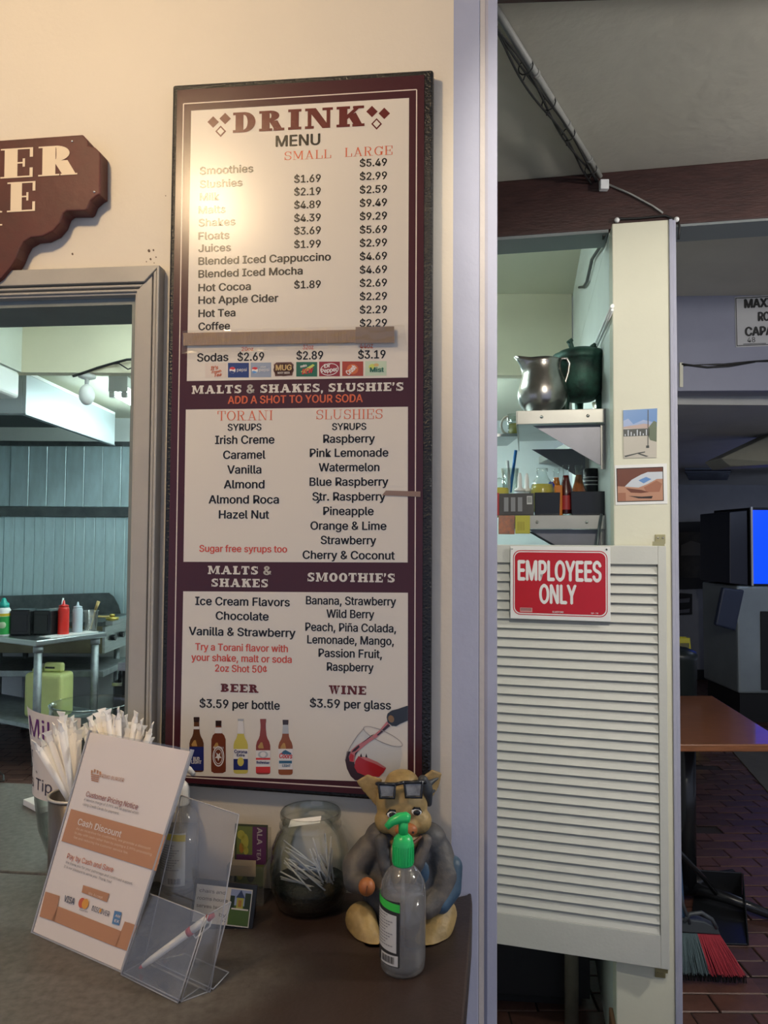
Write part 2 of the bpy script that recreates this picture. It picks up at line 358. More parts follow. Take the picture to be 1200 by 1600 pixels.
# rounded plaster end of the wall (turned back from the face), with its worn line
cdir = (WE * math.cos(R(31)) - WN * math.sin(R(31))).normalized(); cn = Vector((cdir.y, -cdir.x, 0))
if cn.y > 0: cn = -cn
C0 = W(uR, 0, 0)
def endpt(px): # where the pixel column meets the turned face
    p = onplane(px, 843, C0, cn); return (p - C0).dot(cdir)
tE = endpt(778); tG0, tG1 = endpt(750), endpt(758)
def cpt(t, z, l=0): return C0 + cdir * t + cn * l + Vector((0, 0, z))
mb = MB()
prof = [(0, 0), (tG0 - .004, .000), (tG0, -.0025), (tG1, -.0025), (tG1 + .004, .0012), (tE - .003, .0012), (tE, -.002)]
pts = [cpt(t, 0, l) for t, l in prof]
back = pts[-1] + Vector((-.02, .10, 0))
mb.prism(pts + [back, W(uR - .004, 0, -TH), W(uR - .004, 0, -.0005)], (0, 0, CEIL))
post_l = struct(mb.build('trim_2', 'lav'))
mb = MB(); mb.prism([cpt(tG0, 0, -.0024), cpt(tG0, 0, -.0016), cpt(tG1, 0, -.0016), cpt(tG1, 0, -.0024)], (0, 0, CEIL)); mb.build('paint_line', 'lavbeige', post_l)

# casing round the opening: two mitred boards with stepped mouldings
def casing(name, a, b, miter_a, miter_b, inward):
    # a, b: (u, z) inner corners; profile steps across the board's width
    o = None; mb = MB(); w_ = .043
    steps = [(0, .004, .014), (.004, .030, .018), (.030, .033, .010), (.033, .038, .020), (.038, .040, .012), (.040, .044, .024)]
    for k, (s0, s1, l) in enumerate(steps):
        q = []
        for (p, mt) in ((a, miter_a), (b, miter_b)):
            for s_ in (s0, s1):
                q.append((p[0] + inward[0] * s_ + mt[0] * s_, p[1] + inward[1] * s_ + mt[1] * s_))
        q = [q[0], q[1], q[3], q[2]]
        mb.prism([W(u, z, 0) for u, z in q], WN * l)
    return struct(mb.build(name, 'trim', bev=.0008, seg=1))
casing('trim_3', (uO, .995), (uO, zO), (0, 0), (0, 1), (1, 0))
mb = MB()
for s0, s1, l in [(0, .004, .012), (.004, .008, .016), (.008, .011, .010), (.011, .015, .018), (.015, .018, .011), (.018, .044, .022)]:
    mb.prism([W(-2.4, zO + s0), W(uO + s0, zO + s0), W(uO + s1, zO + s1), W(-2.4, zO + s1)], WN * l)
struct(mb.build('trim_4', 'trim', bev=.0008, seg=1))

# ceilings, floor

FL = MB(); FL.box(-3.2, 4.6, -1.2, 8.6, -.06, -.008)
floor = struct(FL.build('floor', 'grout'))
# terracotta pavers: one shared mesh, laid in running rows where they can be seen
tm = MB(); tm.box(-.097, .097, -.047, .047, -.006, 0); proto = tm.build('paver', 'tile', floor, bev=.004, seg=1); proto.location = (1.62, 2.35, 0)
tm2 = proto.data.copy(); tm2.materials.clear(); tm2.materials.append(M['tile2'])
cnt = 1
for j in range(0, 40):
    y = 2.35 + j * .1
    lo = .455 * y if y > 2.3 else 0; hi = .56 * y
    i0 = int((lo - .12) / .2); i1 = int((hi + .12) / .2) + 1
    for i in range(i0, i1 + 1):
        if cnt > 215: break
        x = i * .2 + (.1 if j % 2 else 0) + .02
        if x - .1 > hi or x + .1 < lo - .02 or (abs(x - 1.62) < .01 and j == 0): continue
        c = proto.copy(); COL.objects.link(c); c.location = (x, y, random.uniform(-.0015, .001))
        if random.random() < .45: c.data = tm2
        cnt += 1
for j in range(0, 9):      # under the kitchen's work table and behind the low door
    for i in range(0, 9):
        if j < 5 and i < 8: pos = (-3.0 + i * .2 + (.1 if j % 2 else 0), 4.45 + j * .1)
        elif j >= 5: pos = (.42 + i * .2 * .5, 2.55 + (j - 5) * .1)
        else: continue
        if j >= 5 and i % 2: continue
        c = proto.copy(); COL.objects.link(c); c.location = (pos[0], pos[1], random.uniform(-.001, .001)); cnt += 1
rest = MB()
for j in range(0, 62):
    y = 2.35 + j * .1
    for i in range(-16, 23):
        x = i * .2 + (.1 if j % 2 else 0) + .02
        inr = (y < 6.3 and .455 * y - .13 < x < .56 * y + .13)
        ink_ = (x < -1.3 and 4.4 < y < 4.9) or (.3 < x < 1.4 and 2.5 < y < 2.9)
        if inr or ink_: continue
        rest.add([(x - .097, y - .047, 0), (x + .097, y - .047, 0), (x + .097, y + .047, 0), (x - .097, y + .047, 0)], [(0, 1, 2, 3)])
rp = rest.build('paver_field', 'tile', floor); rp['kind'] = 'stuff'

# ------------------------------------------------------------------ right-hand frame: post, beam, shelf wall
ry = R(11.0)
RE = Vector((math.cos(ry), -math.sin(ry), 0)); RN = Vector((-math.sin(ry), -math.cos(ry), 0)); RB = -RN
P0 = at(959, 843, 2.13); P0.z = 0                       # post: front left foot
def Q(a, b, z): return P0 + RE * a + RB * b + Vector((0, 0, z))
def ruv(px, py, lift=0):                                # on the post's face
    p = onplane(px, py, P0 + RN * lift, RN); return (p - P0).dot(RE), p.z
def qbox(mb, a0, a1, b0, b1, z0, z1): return mb.prism([Q(a0, b0, z0), Q(a1, b0, z0), Q(a1, b1, z0), Q(a0, b1, z0)], (0, 0, z1 - z0))
aT = ruv(1049, 843)[0]; aE = ruv(1061, 843)[0]; ztop = 2.478
mb = MB(); qbox(mb, 0, aT, 0, .085, 0, ztop)
postw = struct(mb.build('wall_right', 'post', bev=.003))
mb = MB(); qbox(mb, aT, aT + (aE - aT) * .5, -.004, .085, 0, ztop); qbox(mb, aT + (aE - aT) * .5, aE, .004, .085, 0, ztop)
struct(mb.build('trim_5', 'lav', bev=.002))
mb = MB(); qbox(mb, -.012, aT - .002, -.014, -.0005, 0, .19); qbox(mb, -.012, -.0005, -.014, .085, 0, .19)
struct(mb.build('baseboard_right', ink('brownwood', (.19, .085, .035), .5, var=.4, vscale=20), bev=.003))
# wall going back from the post, carrying the shelves (faces left)
mb = MB(); qbox(mb, 0, .09, .0855, 2.0, 0, 2.487); qbox(mb, 0, .09, .206, 2.0, 2.487, 2.899)
struct(mb.build('wall_shelves', ink('shelfwall', (.70, .74, .68), .5, bump=.12, bscale=40, var=.06), bev=.002))
# front ceiling ends on the beam; past it the kitchen is higher, the dining side goes on to its header
mb = MB(); mb.prism([Vector((-3.2, -1.2, CEIL)), Vector((4.3, -1.2, CEIL)), Q(3.6, .21, CEIL), Q(-3.9, .21, CEIL)], (0, 0, .05))
struct(mb.build('ceiling', 'ceil'))
mb = MB(); mb.prism([Q(.091, .2105, CEIL), Q(3.6, .2105, CEIL), Vector((4.5, 3.42, CEIL)), Vector((1.0, 3.6, CEIL))], (0, 0, .05))
struct(mb.build('ceiling_hall', 'ceil'))
# beam
mb = MB(); qbox(mb, -1.9, 2.2, .087, .20, 2.498, CEIL - .0005)
beam = struct(mb.build('trim_6', 'beam', bev=.004))
mb = MB(); qbox(mb, -1.9, 0 - .001, .087, .205, 2.488, 2.4975); struct(mb.build('lit_beam_underside_7', 'beam_litgrey'))
mb = MB(); qbox(mb, aE, 2.2, .087, .205, 2.490, 2.4975); struct(mb.build('lit_beam_underside_8', 'beam_litgrey'))
mb = MB(); mb.prism([Vector((.19, 1.395, CEIL - .09)), Vector((1.4, 1.33, CEIL - .09)), Vector((1.4, 1.23, CEIL - .09)), Vector((.19, 1.295, CEIL - .09))], (0, 0, .0895))
struct(mb.build('trim_9', 'beam', bev=.004))

# kitchen shell
YB = 6.2
mb = MB(); mb.box(-3.45, 1.5, YB, YB + .1, 0, 3.0); wb = struct(mb.build('wall_back', ink('kitwall', (.72, .78, .76), .45, var=.05)))
mb = MB(); mb.box(-3.55, -3.45, 1.4, 6.3, 0, 3.0); struct(mb.build('wall_left', 'kitwall'))
mb = MB(); mb.prism([(-3.45, 4.0, 2.45), (1.02, 4.0, 2.45), (1.03, 4.08, 2.45), (-3.45, 4.08, 2.45)], (0, 0, .45)); struct(mb.build('wall_header', 'green'))
mb = MB(); mb.prism([(-3.45, 3.0, 2.45), (-1.98, 3.0, 2.45), (-1.98, 3.999, 2.45), (-3.45, 3.999, 2.45)], (0, 0, .45)); struct(mb.build('wall_duct', ink('ductpaint', (.66, .70, .62), .5, var=.05)))
mb = MB(); mb.box(-3.45, 1.1, 2.30, 4.08, 2.90, 2.95); mb.box(-3.45, 1.5, 4.081, YB, 2.56, 2.62); mb.prism([Vector((-3.45, 1.4, 2.9)), Vector((.2, 1.4, 2.9)), Vector((.2, 2.299, 2.9)), Vector((-3.45, 2.299, 2.9))], (0, 0, .05))
struct(mb.build('ceiling_kitchen', ink('kitceil', (.70, .70, .56), .55, bump=.2, bscale=30)))
mb = MB(); mb.box(-3.44, -1.70, YB - .025, YB - .001, 1.727, 1.808); mb.box(-3.44, -1.70, YB - .022, YB - .001, 2.322, 2.36); struct(mb.build('trim_10', 'darksteel', wb, bev=.003))
pm = MB(); pm.box(-.0755, .0755, -.006, 0, 1.810, 2.320); p0 = pm.build('steel_panel', 'steelpanel', wb, bev=.003, seg=1); p0.location = (-3.37, YB - .001, 0)
for i in range(1, 11):
    c = p0.copy(); COL.objects.link(c); c.location = (-3.37 + i * .155, YB - .001 - random.uniform(0, .003), 0); c.rotation_euler = (0, 0, random.uniform(-.03, .03))
pm = MB(); pm.box(-.041, .041, -.006, 0, .9, 1.725); p1 = pm.build('steel_strip', 'steelpanel', wb, bev=.003, seg=1); p1.location = (-3.39, YB - .001, 0)
for i in range(1, 20):
    c = p1.copy(); COL.objects.link(c); c.location = (-3.39 + i * .0845, YB - .001 - random.uniform(0, .003), 0); c.rotation_euler = (0, 0, random.uniform(-.05, .05))

# dining room shell (dim)
mb = MB(); mb.prism([Vector((1.28, 3.36, 2.235)), Vector((4.3, 3.20, 2.235)), Vector((4.3, 3.32, 2.235)), Vector((1.28, 3.48, 2.235))], (0, 0, .50))
struct(mb.build('wall_dining_header', ink('diningwall_shaded', (.27, .28, .36), .6, bump=.1, bscale=30, var=.08), bev=.004))  # dimness of the pale header partly put into this darker colour
mb = MB(); mb.box(1.3, 5.8, 3.49, 8.5, 2.20, 2.25); struct(mb.build('ceiling_dining', 'diningceil'))
mb = MB(); mb.box(1.2, 5.8, 8.4, 8.5, 0, 2.2); struct(mb.build('wall_dining_back', ink('diningwall_shaded2', (.36, .37, .40), .6, var=.1)))
mb = MB(); mb.box(5.7, 5.8, 1.0, 8.4, 0, 2.7); struct(mb.build('wall_dining_right', 'diningwall_shaded2'))
mb = MB(); mb.prism([Q(.091, 2.0, 0), Q(.091, 6.4, 0), Q(.05, 6.4, 0), Q(.05, 2.0, 0)], (0, 0, 2.2)); struct(mb.build('wall_dining_left', 'diningwall_shaded2'))
mb = MB(); mb.box(1.9, 4.6, 8.38, 8.399, 0, .11); struct(mb.build('baseboard_back', 'blackmatt'))
# lower trim line of the dining header
mb = MB(); mb.prism([Vector((1.29, 3.345, 2.235)), Vector((4.3, 3.185, 2.235)), Vector((4.3, 3.199, 2.235)), Vector((1.29, 3.359, 2.235))], (0, 0, .13))
struct(mb.build('trim_11', 'diningwall_shaded', bev=.002))

# ------------------------------------------------------------------ counter
mb = MB()
fr = [onz(735, 1380), onz(738, 1410), onz(737, 1450), onz(733, 1500), onz(728, 1560), onz(724, 1610)]
pts = [W(-2.6, 1.0, .0005), W(uR, 1.0, .0005), cpt(.028, 1.0, .0005)] + [Vector((p.x, p.y, 1.0)) for p in fr] + [Vector((.075, .62, 1)), Vector((.03, .45, 1)), Vector((-.05, .40, 1)), Vector((-1.6, .42, 1)), Vector((-2.6, .5, 1))]
mb.prism([p - Vector((0, 0, .04)) for p in pts], (0, 0, .04))
cnt_o = tag(mb.build('countertop', 'counter', bev=.0035), 'dark brown laminate service countertop with grey glare painted on the left and rounded right end', 'counter')
mb = MB(); mb.prism([W(-2.6, .96, -.003), W(uO - .002, .96, -.003), W(uO - .002, .96, -.42), W(-2.6, .96, -.42)], (0, 0, .04))
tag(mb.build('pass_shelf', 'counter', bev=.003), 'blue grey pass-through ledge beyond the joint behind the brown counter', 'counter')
mb = MB(); mb.box(-2.4, -.1, .60, Y0 - .03, 0, .9599)
tag(mb.build('counter_base', 'brownwood'), 'brown base cabinet under the service counter', 'cabinet')

# ================================================================== MENU BOARD
BT = .022; LF = BT + .0015
mb = MB()
c = [wuv(269.5, 132.6, BT), wuv(677.5, 108.2, BT), wuv(673, 1257, BT), wuv(249, 1226, BT)]
board = thing('menu_board', 'tall framed drink menu board with cream panels hung on the cream wall', 'menu', W((c[0][0] + c[1][0]) / 2, c[2][1], 0))
mb.prism([W(u, z, .0005) for u, z in c], WN * (BT - .0005))
M['crinkle'] = mat('crinkled_black_tape', (.008, .008, .009), .26, bump=1.0, bscale=260, bdist=.002, spec=.45)
mb.build('backing', 'crinkle', board, bev=.004)
for n_, cc, rr in (('maroon', (.055, .012, .019), .22), ('creamp', (.70, .655, .58), .22), ('maroonink', (.115, .014, .014), .22), ('blackink', (.012, .011, .012), .22), ('redink', (.66, .14, .06), .22), ('rose', (.62, .09, .06), .22), ('lineink', (.72, .62, .55), .22), ('bandink', (.070, .018, .035), .22)):
    ink(n_, cc, rr + .04, coat=.35, coatr=.24, spec=.25)
def mp(u, v, lift): return W(u, v, LF + lift)
def X(px, py): return wuv(px, py, LF)
PR = Print(mp)
sheet = [X(277, 141), X(663, 117), X(659, 1247), X(257, 1221)]
mb = MB(); mb.prism([W(u, z, BT) for u, z in sheet], WN * .0015); mb.build('print_sheet', 'maroon', board)
def quad(key, a, b, c_, d, lift): PR.poly(key, [X(*a), X(*b), X(*c_), X(*d)], lift)
A = [(286.8, 162.3), (651, 140), (647.5, 1236), (270, 1213)]
for i in range(4):      # thin border line
    a, b = Vector(X(*A[i])), Vector(X(*A[(i + 1) % 4])); d = (b - a).normalized() * .0011; nn = Vector((-d.y, d.x)) * .8
    PR.poly('lineink', [tuple(a - nn), tuple(b - nn), tuple(b + nn), tuple(a + nn)], .0002)
quad('creamp', (298.8, 173.1), (639.2, 153.2), (637.4, 589.9), (292, 595.5), .0003)
quad('creamp', (290.5, 640), (637.4, 635.6), (637, 878.9), (286.8, 877.8), .0003)
quad('creamp', (286.4, 923.9), (637.4, 926.1), (637, 1223), (281, 1211.5), .0003)
def T(s, x0, x1, y, cap=11.5, key='blackink', font=None, bold=.022):
    u0, v = X(x0, y); u1, _ = X(x1, y); _, v2 = X(x0, y - cap)
    PR.text(key, s, u0, u1, v, v2 - v, .0006, bold, font)
SL = (.30, .15); TR = (.13, .035); SLB = (.30, .17)
T('DRINK', 364, 569.5, 208, 31.5, 'maroonink', (.31, .13)); T('MENU', 430.7, 500.5, 229.7, 17)
T('SMALL', 444, 517.4, 250.8, 13.5, 'redink', TR); T('LARGE', 538.8, 613, 245.5, 14, 'redink', TR)
for s, x1, y in (('Smoothies', 396, 273), ('Slushies', 379, 294), ('Milk', 343, 313.7), ('Malts', 352.7, 334), ('Shakes', 368, 354), ('Floats', 358.7, 374.8), ('Juices', 361, 394), ('Blended Iced Cappuccino', 517, 414), ('Blended Iced Mocha', 473, 434), ('Hot Cocoa', 392, 455.5), ('Hot Apple Cider', 435, 475), ('Hot Tea', 368, 495.7), ('Coffee', 359.5, 516)):
    T(s, 312 if y < 320 else 310, x1, y)
for s, y in (('$1.69', 286), ('$2.19', 306), ('$4.89', 326.5), ('$4.39', 347), ('$3.69', 367), ('$1.99', 388), ('$1.89', 451)): T(s, 459.5, 501.3, y)
for i, s in enumerate(('$5.49', '$2.99', '$2.59', '$9.49', '$9.29', '$5.69', '$2.99', '$4.69', '$4.69', '$2.69', '$2.29', '$2.29', '$2.29')): T(s, 562, 604.7, 261 + i * 20.83)
T('20oz', 377.5, 396, 548.6, 6, 'redink'); T('32oz', 473, 490, 546, 7, 'redink'); T('44oz', 562, 583, 544.5, 8, 'redink')
T('Sodas', 308, 357, 565, 12.5); T('$2.69', 371, 412.8, 564, 12.5); T('$2.89', 463, 505, 562, 12.5); T('$3.19', 559.4, 602.5, 560.6, 12.5)
T('MALTS & SHAKES, SLUSHIE\'S', 299.9, 630.6, 615.7, 13, 'creamp', SLB); T('ADD A SHOT TO YOUR SODA', 356, 567, 631, 11.8, 'redink')
T('TORANI', 340, 426, 657.4, 15, 'redink', TR); T('SLUSHIES', 493.7, 598, 655.5, 15, 'redink', TR)
T('SYRUPS', 355.7, 408.6, 673, 10.5); T('SYRUPS', 518.8, 572.5, 672, 10.5)
for s, a, b, y in (('Irish Creme', 336, 429, 693.7), ('Caramel', 348.6, 415, 717), ('Vanilla', 355, 408.6, 740), ('Almond', 349.7, 413.5, 763), ('Almond Roca', 326, 436, 786.6), ('Hazel Nut', 342, 420.6, 810),
                   ('Raspberry', 505, 586, 692), ('Pink Lemonade', 484, 607, 714), ('Watermelon', 498, 593, 736.5), ('Blue Raspberry', 483.6, 607, 759), ('Str. Raspberry', 488, 602.5, 782), ('Pineapple', 505, 584, 804.6), ('Orange & Lime', 485, 604, 827.5), ('Strawberry', 501, 588, 850), ('Cherry & Coconut', 472.8, 617, 873),
                   ('Ice Cream Flavors', 305, 453, 945), ('Chocolate', 337, 420, 968), ('Vanilla & Strawberry', 295, 462, 992), ('Banana, Strawberry', 478, 619, 944), ('Wild Berry', 510, 585, 964.8), ('Peach, Pi\u00f1a Colada,', 477, 619, 985.4), ('Lemonade, Mango,', 480, 615.6, 1005), ('Passion Fruit,', 497.6, 597, 1026), ('Raspberry', 510.6, 584, 1047.5)):
    T(s, a, b, y, 12.6)
T('Sugar free syrups too', 311.5, 448.7, 862, 10.3, 'rose')
T('MALTS &', 325, 424.5, 897, 13, 'creamp', SLB); T('SHAKES', 330, 419, 916.7, 13, 'creamp', SLB); T("SMOOTHIE'S", 480, 617, 908.5, 14, 'creamp', SLB)
for s, a, b, y in (('Try a Torani flavor with', 305, 450, 1015.6), ('your shake, malt or soda', 299, 456, 1032), ('2oz Shot 50\u00a2', 336, 417.5, 1049)): T(s, a, b, y, 10.8, 'rose')
T('BEER', 345, 404, 1080.8, 12.8, 'maroonink', SLB); T('WINE', 513.7, 572, 1084, 13.5, 'maroonink', SLB)
T('$3.59 per bottle', 311.7, 437.4, 1105, 13); T('$3.59 per glass', 484, 611, 1104.6, 13)
def PX(key, pts, lift): PR.poly(key, [X(*p) for p in pts], lift)
# lozenges either side of the title
for sgn, cs in ((0, [(333.3, 191), (352, 185.6)]), (1, [(581.3, 174.6), (600.5, 177.5)])):
    for (a, b) in cs: PX('maroonink', [(a - 9, b), (a, b + 9), (a + 9, b), (a, b - 9)], .0006)
for (a, b) in ((345, 205.5), (588.5, 194)):
    PX('maroonink', [(a - 8.5, b), (a, b + 9), (a + 8.5, b), (a, b - 9)], .0006); PX('creamp', [(a - 5.5, b), (a, b + 6), (a + 5.5, b), (a, b - 6)], .0009)
# soda logos
LG = {'sd_blue': (.012, .035, .17), 'sd_grey': (.28, .33, .42), 'sd_brown': (.10, .035, .015), 'sd_green': (.012, .12, .06), 'sd_red': (.27, .015, .02), 'sd_orange': (.36, .045, .012), 'sd_mist': (.50, .62, .45), 'sd_white': (.8, .78, .74), 'sd_pale': (.68, .60, .52), 'sd_or2': (.60, .14, .03), 'sd_gold': (.62, .42, .16), 'sd_lime': (.55, .62, .12), 'sd_lblue': (.1, .3, .65), 'sd_rbright': (.6, .03, .03)}
for k, v in LG.items(): ink(k, v, .22, coat=.5, coatr=.22)
tiles = [(321, 354, 'sd_pale'), (356.4, 389, 'sd_blue'), (391.8, 423.8, 'sd_grey'), (427, 459.8, 'sd_pale'), (463, 495.7, 'sd_green'), (498.7, 531.2, 'sd_red'), (534.8, 567.6, 'sd_orange'), (570.6, 604, 'sd_mist')]
for i, (a, b, k) in enumerate(tiles):
    y0, y1 = 567.5 - i * .45, 590.3 - i * .45
    PX(k, [(a, y1), (b, y1), (b, y0), (a, y0)], .0006)
def PE(key, cx, cy, rx, ry, lift, n=20, a=0):
    PX(key, [(cx + rx * math.cos(t) * math.cos(a) - ry * math.sin(t) * math.sin(a), cy - rx * math.cos(t) * math.sin(a) - ry * math.sin(t) * math.cos(a)) for t in [2 * PI * k / n for k in range(n)]], lift)
def T2(s, x0, x1, y, cap, key, lift=.0012, rot=0, bold=.03, sh=.0):
    u0, v = X(x0, y); u1, _ = X(x1, y); _, v2 = X(x0, y - cap)
    PR.text(key, s, u0, u1, v, v2 - v, lift, bold, None, rot, sh)
T2("It's", 329, 341, 579, 6, 'sd_or2', rot=.15, sh=.3); T2('Fresh', 331, 346, 584, 4, 'sd_or2', rot=.15, sh=.3); T2('Tea', 334, 346, 589, 5, 'sd_or2', rot=.1, sh=.3)
for cx in (363.5, 398.5):
    PE('sd_white', cx, 578.5, 4.8, 5.2, .0009)
    PX('sd_rbright', [(cx - 4.6, 577), (cx - 3.5, 574.5), (cx, 573.4), (cx + 3.5, 574.5), (cx + 4.4, 576.5), (cx + 1, 578), (cx - 2, 577)], .0011)
    PX('sd_lblue' if cx > 380 else 'sd_blue', [(cx - 4.4, 580), (cx - 1, 579.6), (cx + 3, 581.2), (cx + 3.6, 582), (cx, 583.6), (cx - 3, 582.8)], .0011)
T2('pepsi', 370.5, 386, 580.5, 5, 'sd_white', bold=0); T2('pepsi', 405, 421, 580.5, 5, 'sd_white', bold=0); T2('diet', 407, 416, 575, 3, 'sd_white', bold=0)
PE('sd_brown', 443.3, 578, 16, 10, .0009); PX('sd_brown', [(428, 570), (432, 566.5), (455, 566), (459, 570), (457, 587), (430, 588)], .0009); T2('MUG', 431, 456, 579, 8.5, 'sd_gold'); T2('ROOT BEER', 434, 453, 584.5, 3, 'sd_pale')
PX('sd_lime', [(470, 581), (489, 569), (492, 571), (476, 584)], .0009); T2('mtn', 470, 480, 575, 4, 'sd_white', rot=.2); T2('DEW', 472, 489, 585, 8, 'sd_rbright', rot=.12, sh=.25)
PE('sd_white', 515, 577.3, 14.5, 9.5, .0009, a=.15); PE('sd_red', 515, 577.3, 13.3, 8.4, .0011, a=.15); T2('Dr', 507, 517, 575.5, 6, 'sd_white', .0013, .15); T2('Pepper', 502, 528, 583.5, 6.5, 'sd_white', .0013, .12)
T2('Crush', 545, 562, 587, 8, 'sd_white', .0013, .75, .04); PE('sd_or2', 551, 577, 9, 8, .0009)
PE('sd_lime', 581, 573, 5, 4, .0009, a=.5); PE('sd_gold', 588, 570.5, 4, 2.6, .0009); T2('Mist', 578, 600, 581.5, 7, 'sd_green', .0013)
# printed beer bottles
BT_ = [(307.3, 1120.3, 1206.2), (341.6, 1125.8, 1207.8), (376.3, 1123, 1208.7), (411.3, 1123.3, 1209.8), (446.3, 1124.6, 1210.6)]
for k, v in {'bb1': (.10, .035, .012), 'bb2': (.16, .035, .015), 'bb3': (.58, .50, .10), 'bb4': (.24, .035, .02), 'bb5': (.26, .07, .02), 'bnavy': (.012, .02, .14), 'bcap': (.03, .012, .01), 'bwhite': (.74, .72, .70), 'bhi': (.45, .25, .07), 'bsilver': (.42, .45, .48), 'bteal': (.03, .12, .22)}.items(): ink(k, v, .22, coat=.5, coatr=.22)
for i, (cx, yt, yb) in enumerate(BT_):
    h = yb - yt; w = 11.2
    pr = [(.39, 0), (.42, .02), (.40, .06), (.36, .08), (.38, .18), (.48, .30), (.62, .355), (.86, .41), (1.0, .48), (1, .96), (.9, .99), (.6, 1.0)]
    if i == 1: pr = [(.39, 0), (.42, .02), (.38, .08), (.44, .16), (.5, .24), (.8, .28), (1, .36), (1.03, .9), (1, .97), (.6, 1.0)]
    pts = [(cx - w * a, yt + h * b) for a, b in pr] + [(cx + w * a, yt + h * b) for a, b in reversed(pr)]
    PX('bb%d' % (i + 1), pts, .0006)
    def band(key, a, b, f0=1.0, f1=1.0, lift=.0009): PX(key, [(cx - w * f0, yt + h * a), (cx + w * f0, yt + h * a), (cx + w * f1, yt + h * b), (cx - w * f1, yt + h * b)], lift)
    if i != 2: PX('bhi', [(cx - w * .72, yt + h * .50), (cx - w * .35, yt + h * .42), (cx - w * .1, yt + h * .42), (cx + w * .1, yt + h * .53), (cx - w * .6, yt + h * .53)], .0008)
    if i == 0: band('bcap', 0, .09, .4, .37); band('bwhite', .17, .22, .38, .4); band('bnavy', .54, .97); T2('BUD', cx - 5, cx + 5, yt + h * .78, 5, 'bwhite'); T2('LIGHT', cx - 8, cx + 8, yt + h * .84, 5, 'bwhite')
    if i == 1:
        band('bcap', 0, .1, .4, .4); band('bwhite', .13, .24, .44, .5); PE('bwhite', cx, yt + h * .68, 9, 16, .0009); PE('bb2', cx, yt + h * .68, 7.6, 14, .0011)
        PE('bwhite', cx, yt + h * .68, 6.6, 12, .00115); PE('bb2', cx, yt + h * .68, 5.8, 11, .0012); PX('bwhite', [(cx + 5.6 * (1 if k % 2 else .42) * math.sin(PI * k / 5 + PI), yt + h * .68 + 7.5 * (1 if k % 2 else .42) * math.cos(PI * k / 5 + PI)) for k in range(10)], .0013); T2('NEWCASTLE', cx - 8, cx + 8, yt + h * .53, 3, 'bwhite', bold=.01)
    if i == 2:
        band('bwhite', .03, .27, .37, .45); band('bsilver', 0, .04, .42, .4); band('bwhite', .55, .73); band('bnavy', .73, .93); PE('bb3', cx, yt + h * .78, 5, 7, .0011)
        T2('Corona', cx - 10, cx + 10, yt + h * .62, 5, 'bnavy'); T2('Extra', cx - 6, cx + 6, yt + h * .68, 4, 'bnavy')
    if i == 3:
        band('bb4', 0, .1, .42, .36, .0009); band('bwhite', .565, .86); PE('bsilver', cx, yt + h * .64, 8, 5.6, .0011); PE('bwhite', cx, yt + h * .64, 4.5, 4, .0012); band('sd_rbright', .70, .735, 1, 1, .0011); band('sd_rbright', .86, .97, 1, 1, .0011); T2('Budweiser', cx - 10.3, cx + 10.3, yt + h * .80, 4, 'bnavy', .0013)
    if i == 4:
        band('bcap', 0, .09, .4, .38); band('bsilver', .09, .25, .37, .44); band('bwhite', .525, .90); PX('bteal', [(cx - 8, yt + h * .62), (cx - 3, yt + h * .56), (cx, yt + h * .545), (cx + 4, yt + h * .57), (cx + 9, yt + h * .60), (cx + 9, yt + h * .63)], .0011)
        T2('Coors', cx - 10.3, cx + 10.3, yt + h * .69, 7.5, 'sd_rbright', .0013, sh=.15); band('bteal', .74, .79, .9, .9, .0011); T2('LIGHT', cx - 5, cx + 8, yt + h * .85, 4, 'bteal', .0013)
# printed wine pour
def Zp(x, y): return (520 + x / 8.571, 1090 + y / 8.571)
def ZP(key, pts, lift): PX(key, [Zp(*p) for p in pts], lift)
for k, v in {'wdark': (.035, .008, .012), 'wred': (.42, .02, .03), 'wpink': (.50, .16, .17), 'wgl': (.60, .60, .57), 'wline': (.28, .25, .24), 'wbot': (.010, .012, .016), 'wcork': (.22, .12, .04)}.items(): ink(k, v, .22, coat=.5, coatr=.22)
ZP('wgl', [(420, 420), (560, 560), (760, 640), (915, 645), (930, 760), (900, 930), (830, 1020), (700, 1060), (300, 900), (200, 760), (270, 580)], .0005)
ZP('wdark', [(190, 720), (165, 830), (190, 950), (240, 1050), (300, 1105), (390, 1110), (560, 1060), (600, 1000), (330, 1000), (290, 880), (300, 760), (240, 720)], .0008)
ZP('wred', [(345, 780), (300, 850), (290, 930), (330, 1000), (430, 1040), (620, 1060), (680, 1000), (715, 940), (600, 860), (460, 800)], .0011)
ZP('wpink', [(345, 780), (460, 800), (600, 860), (715, 935), (690, 945), (560, 880), (430, 830)], .0013)
ZP('wpink', [(770, 375), (725, 315), (640, 420), (560, 490), (430, 570), (320, 640), (250, 700), (215, 790), (230, 850), (290, 860), (300, 760), (370, 690), (480, 600), (590, 530), (680, 450)], .0012)
ZP('wdark', [(770, 375), (740, 350), (660, 430), (590, 500), (610, 505), (690, 440)], .0014); ZP('wdark', [(520, 500), (560, 485), (430, 580), (380, 610)], .0014); ZP('wdark', [(350, 630), (280, 690), (250, 730), (300, 715), (360, 660)], .0014); ZP('wred', [(240, 740), (220, 800), (235, 850), (275, 850), (285, 770)], .0014); ZP('wdark', [(350, 700), (300, 740), (290, 830), (310, 760)], .0014)
for k in ((380, 740), (450, 745)): ZP('wdark', [(k[0], k[1]), (k[0] + 15, k[1] + 55), (k[0] - 15, k[1] + 50)], .0013)
ZP('wbot', [(1003, 105), (870, 150), (790, 170), (735, 210), (722, 260), (735, 330), (790, 375), (850, 380), (900, 350), (1003, 305)], .0012)
PE('wcork', *Zp(782, 282), 4.6, 6, .0014, a=.4)
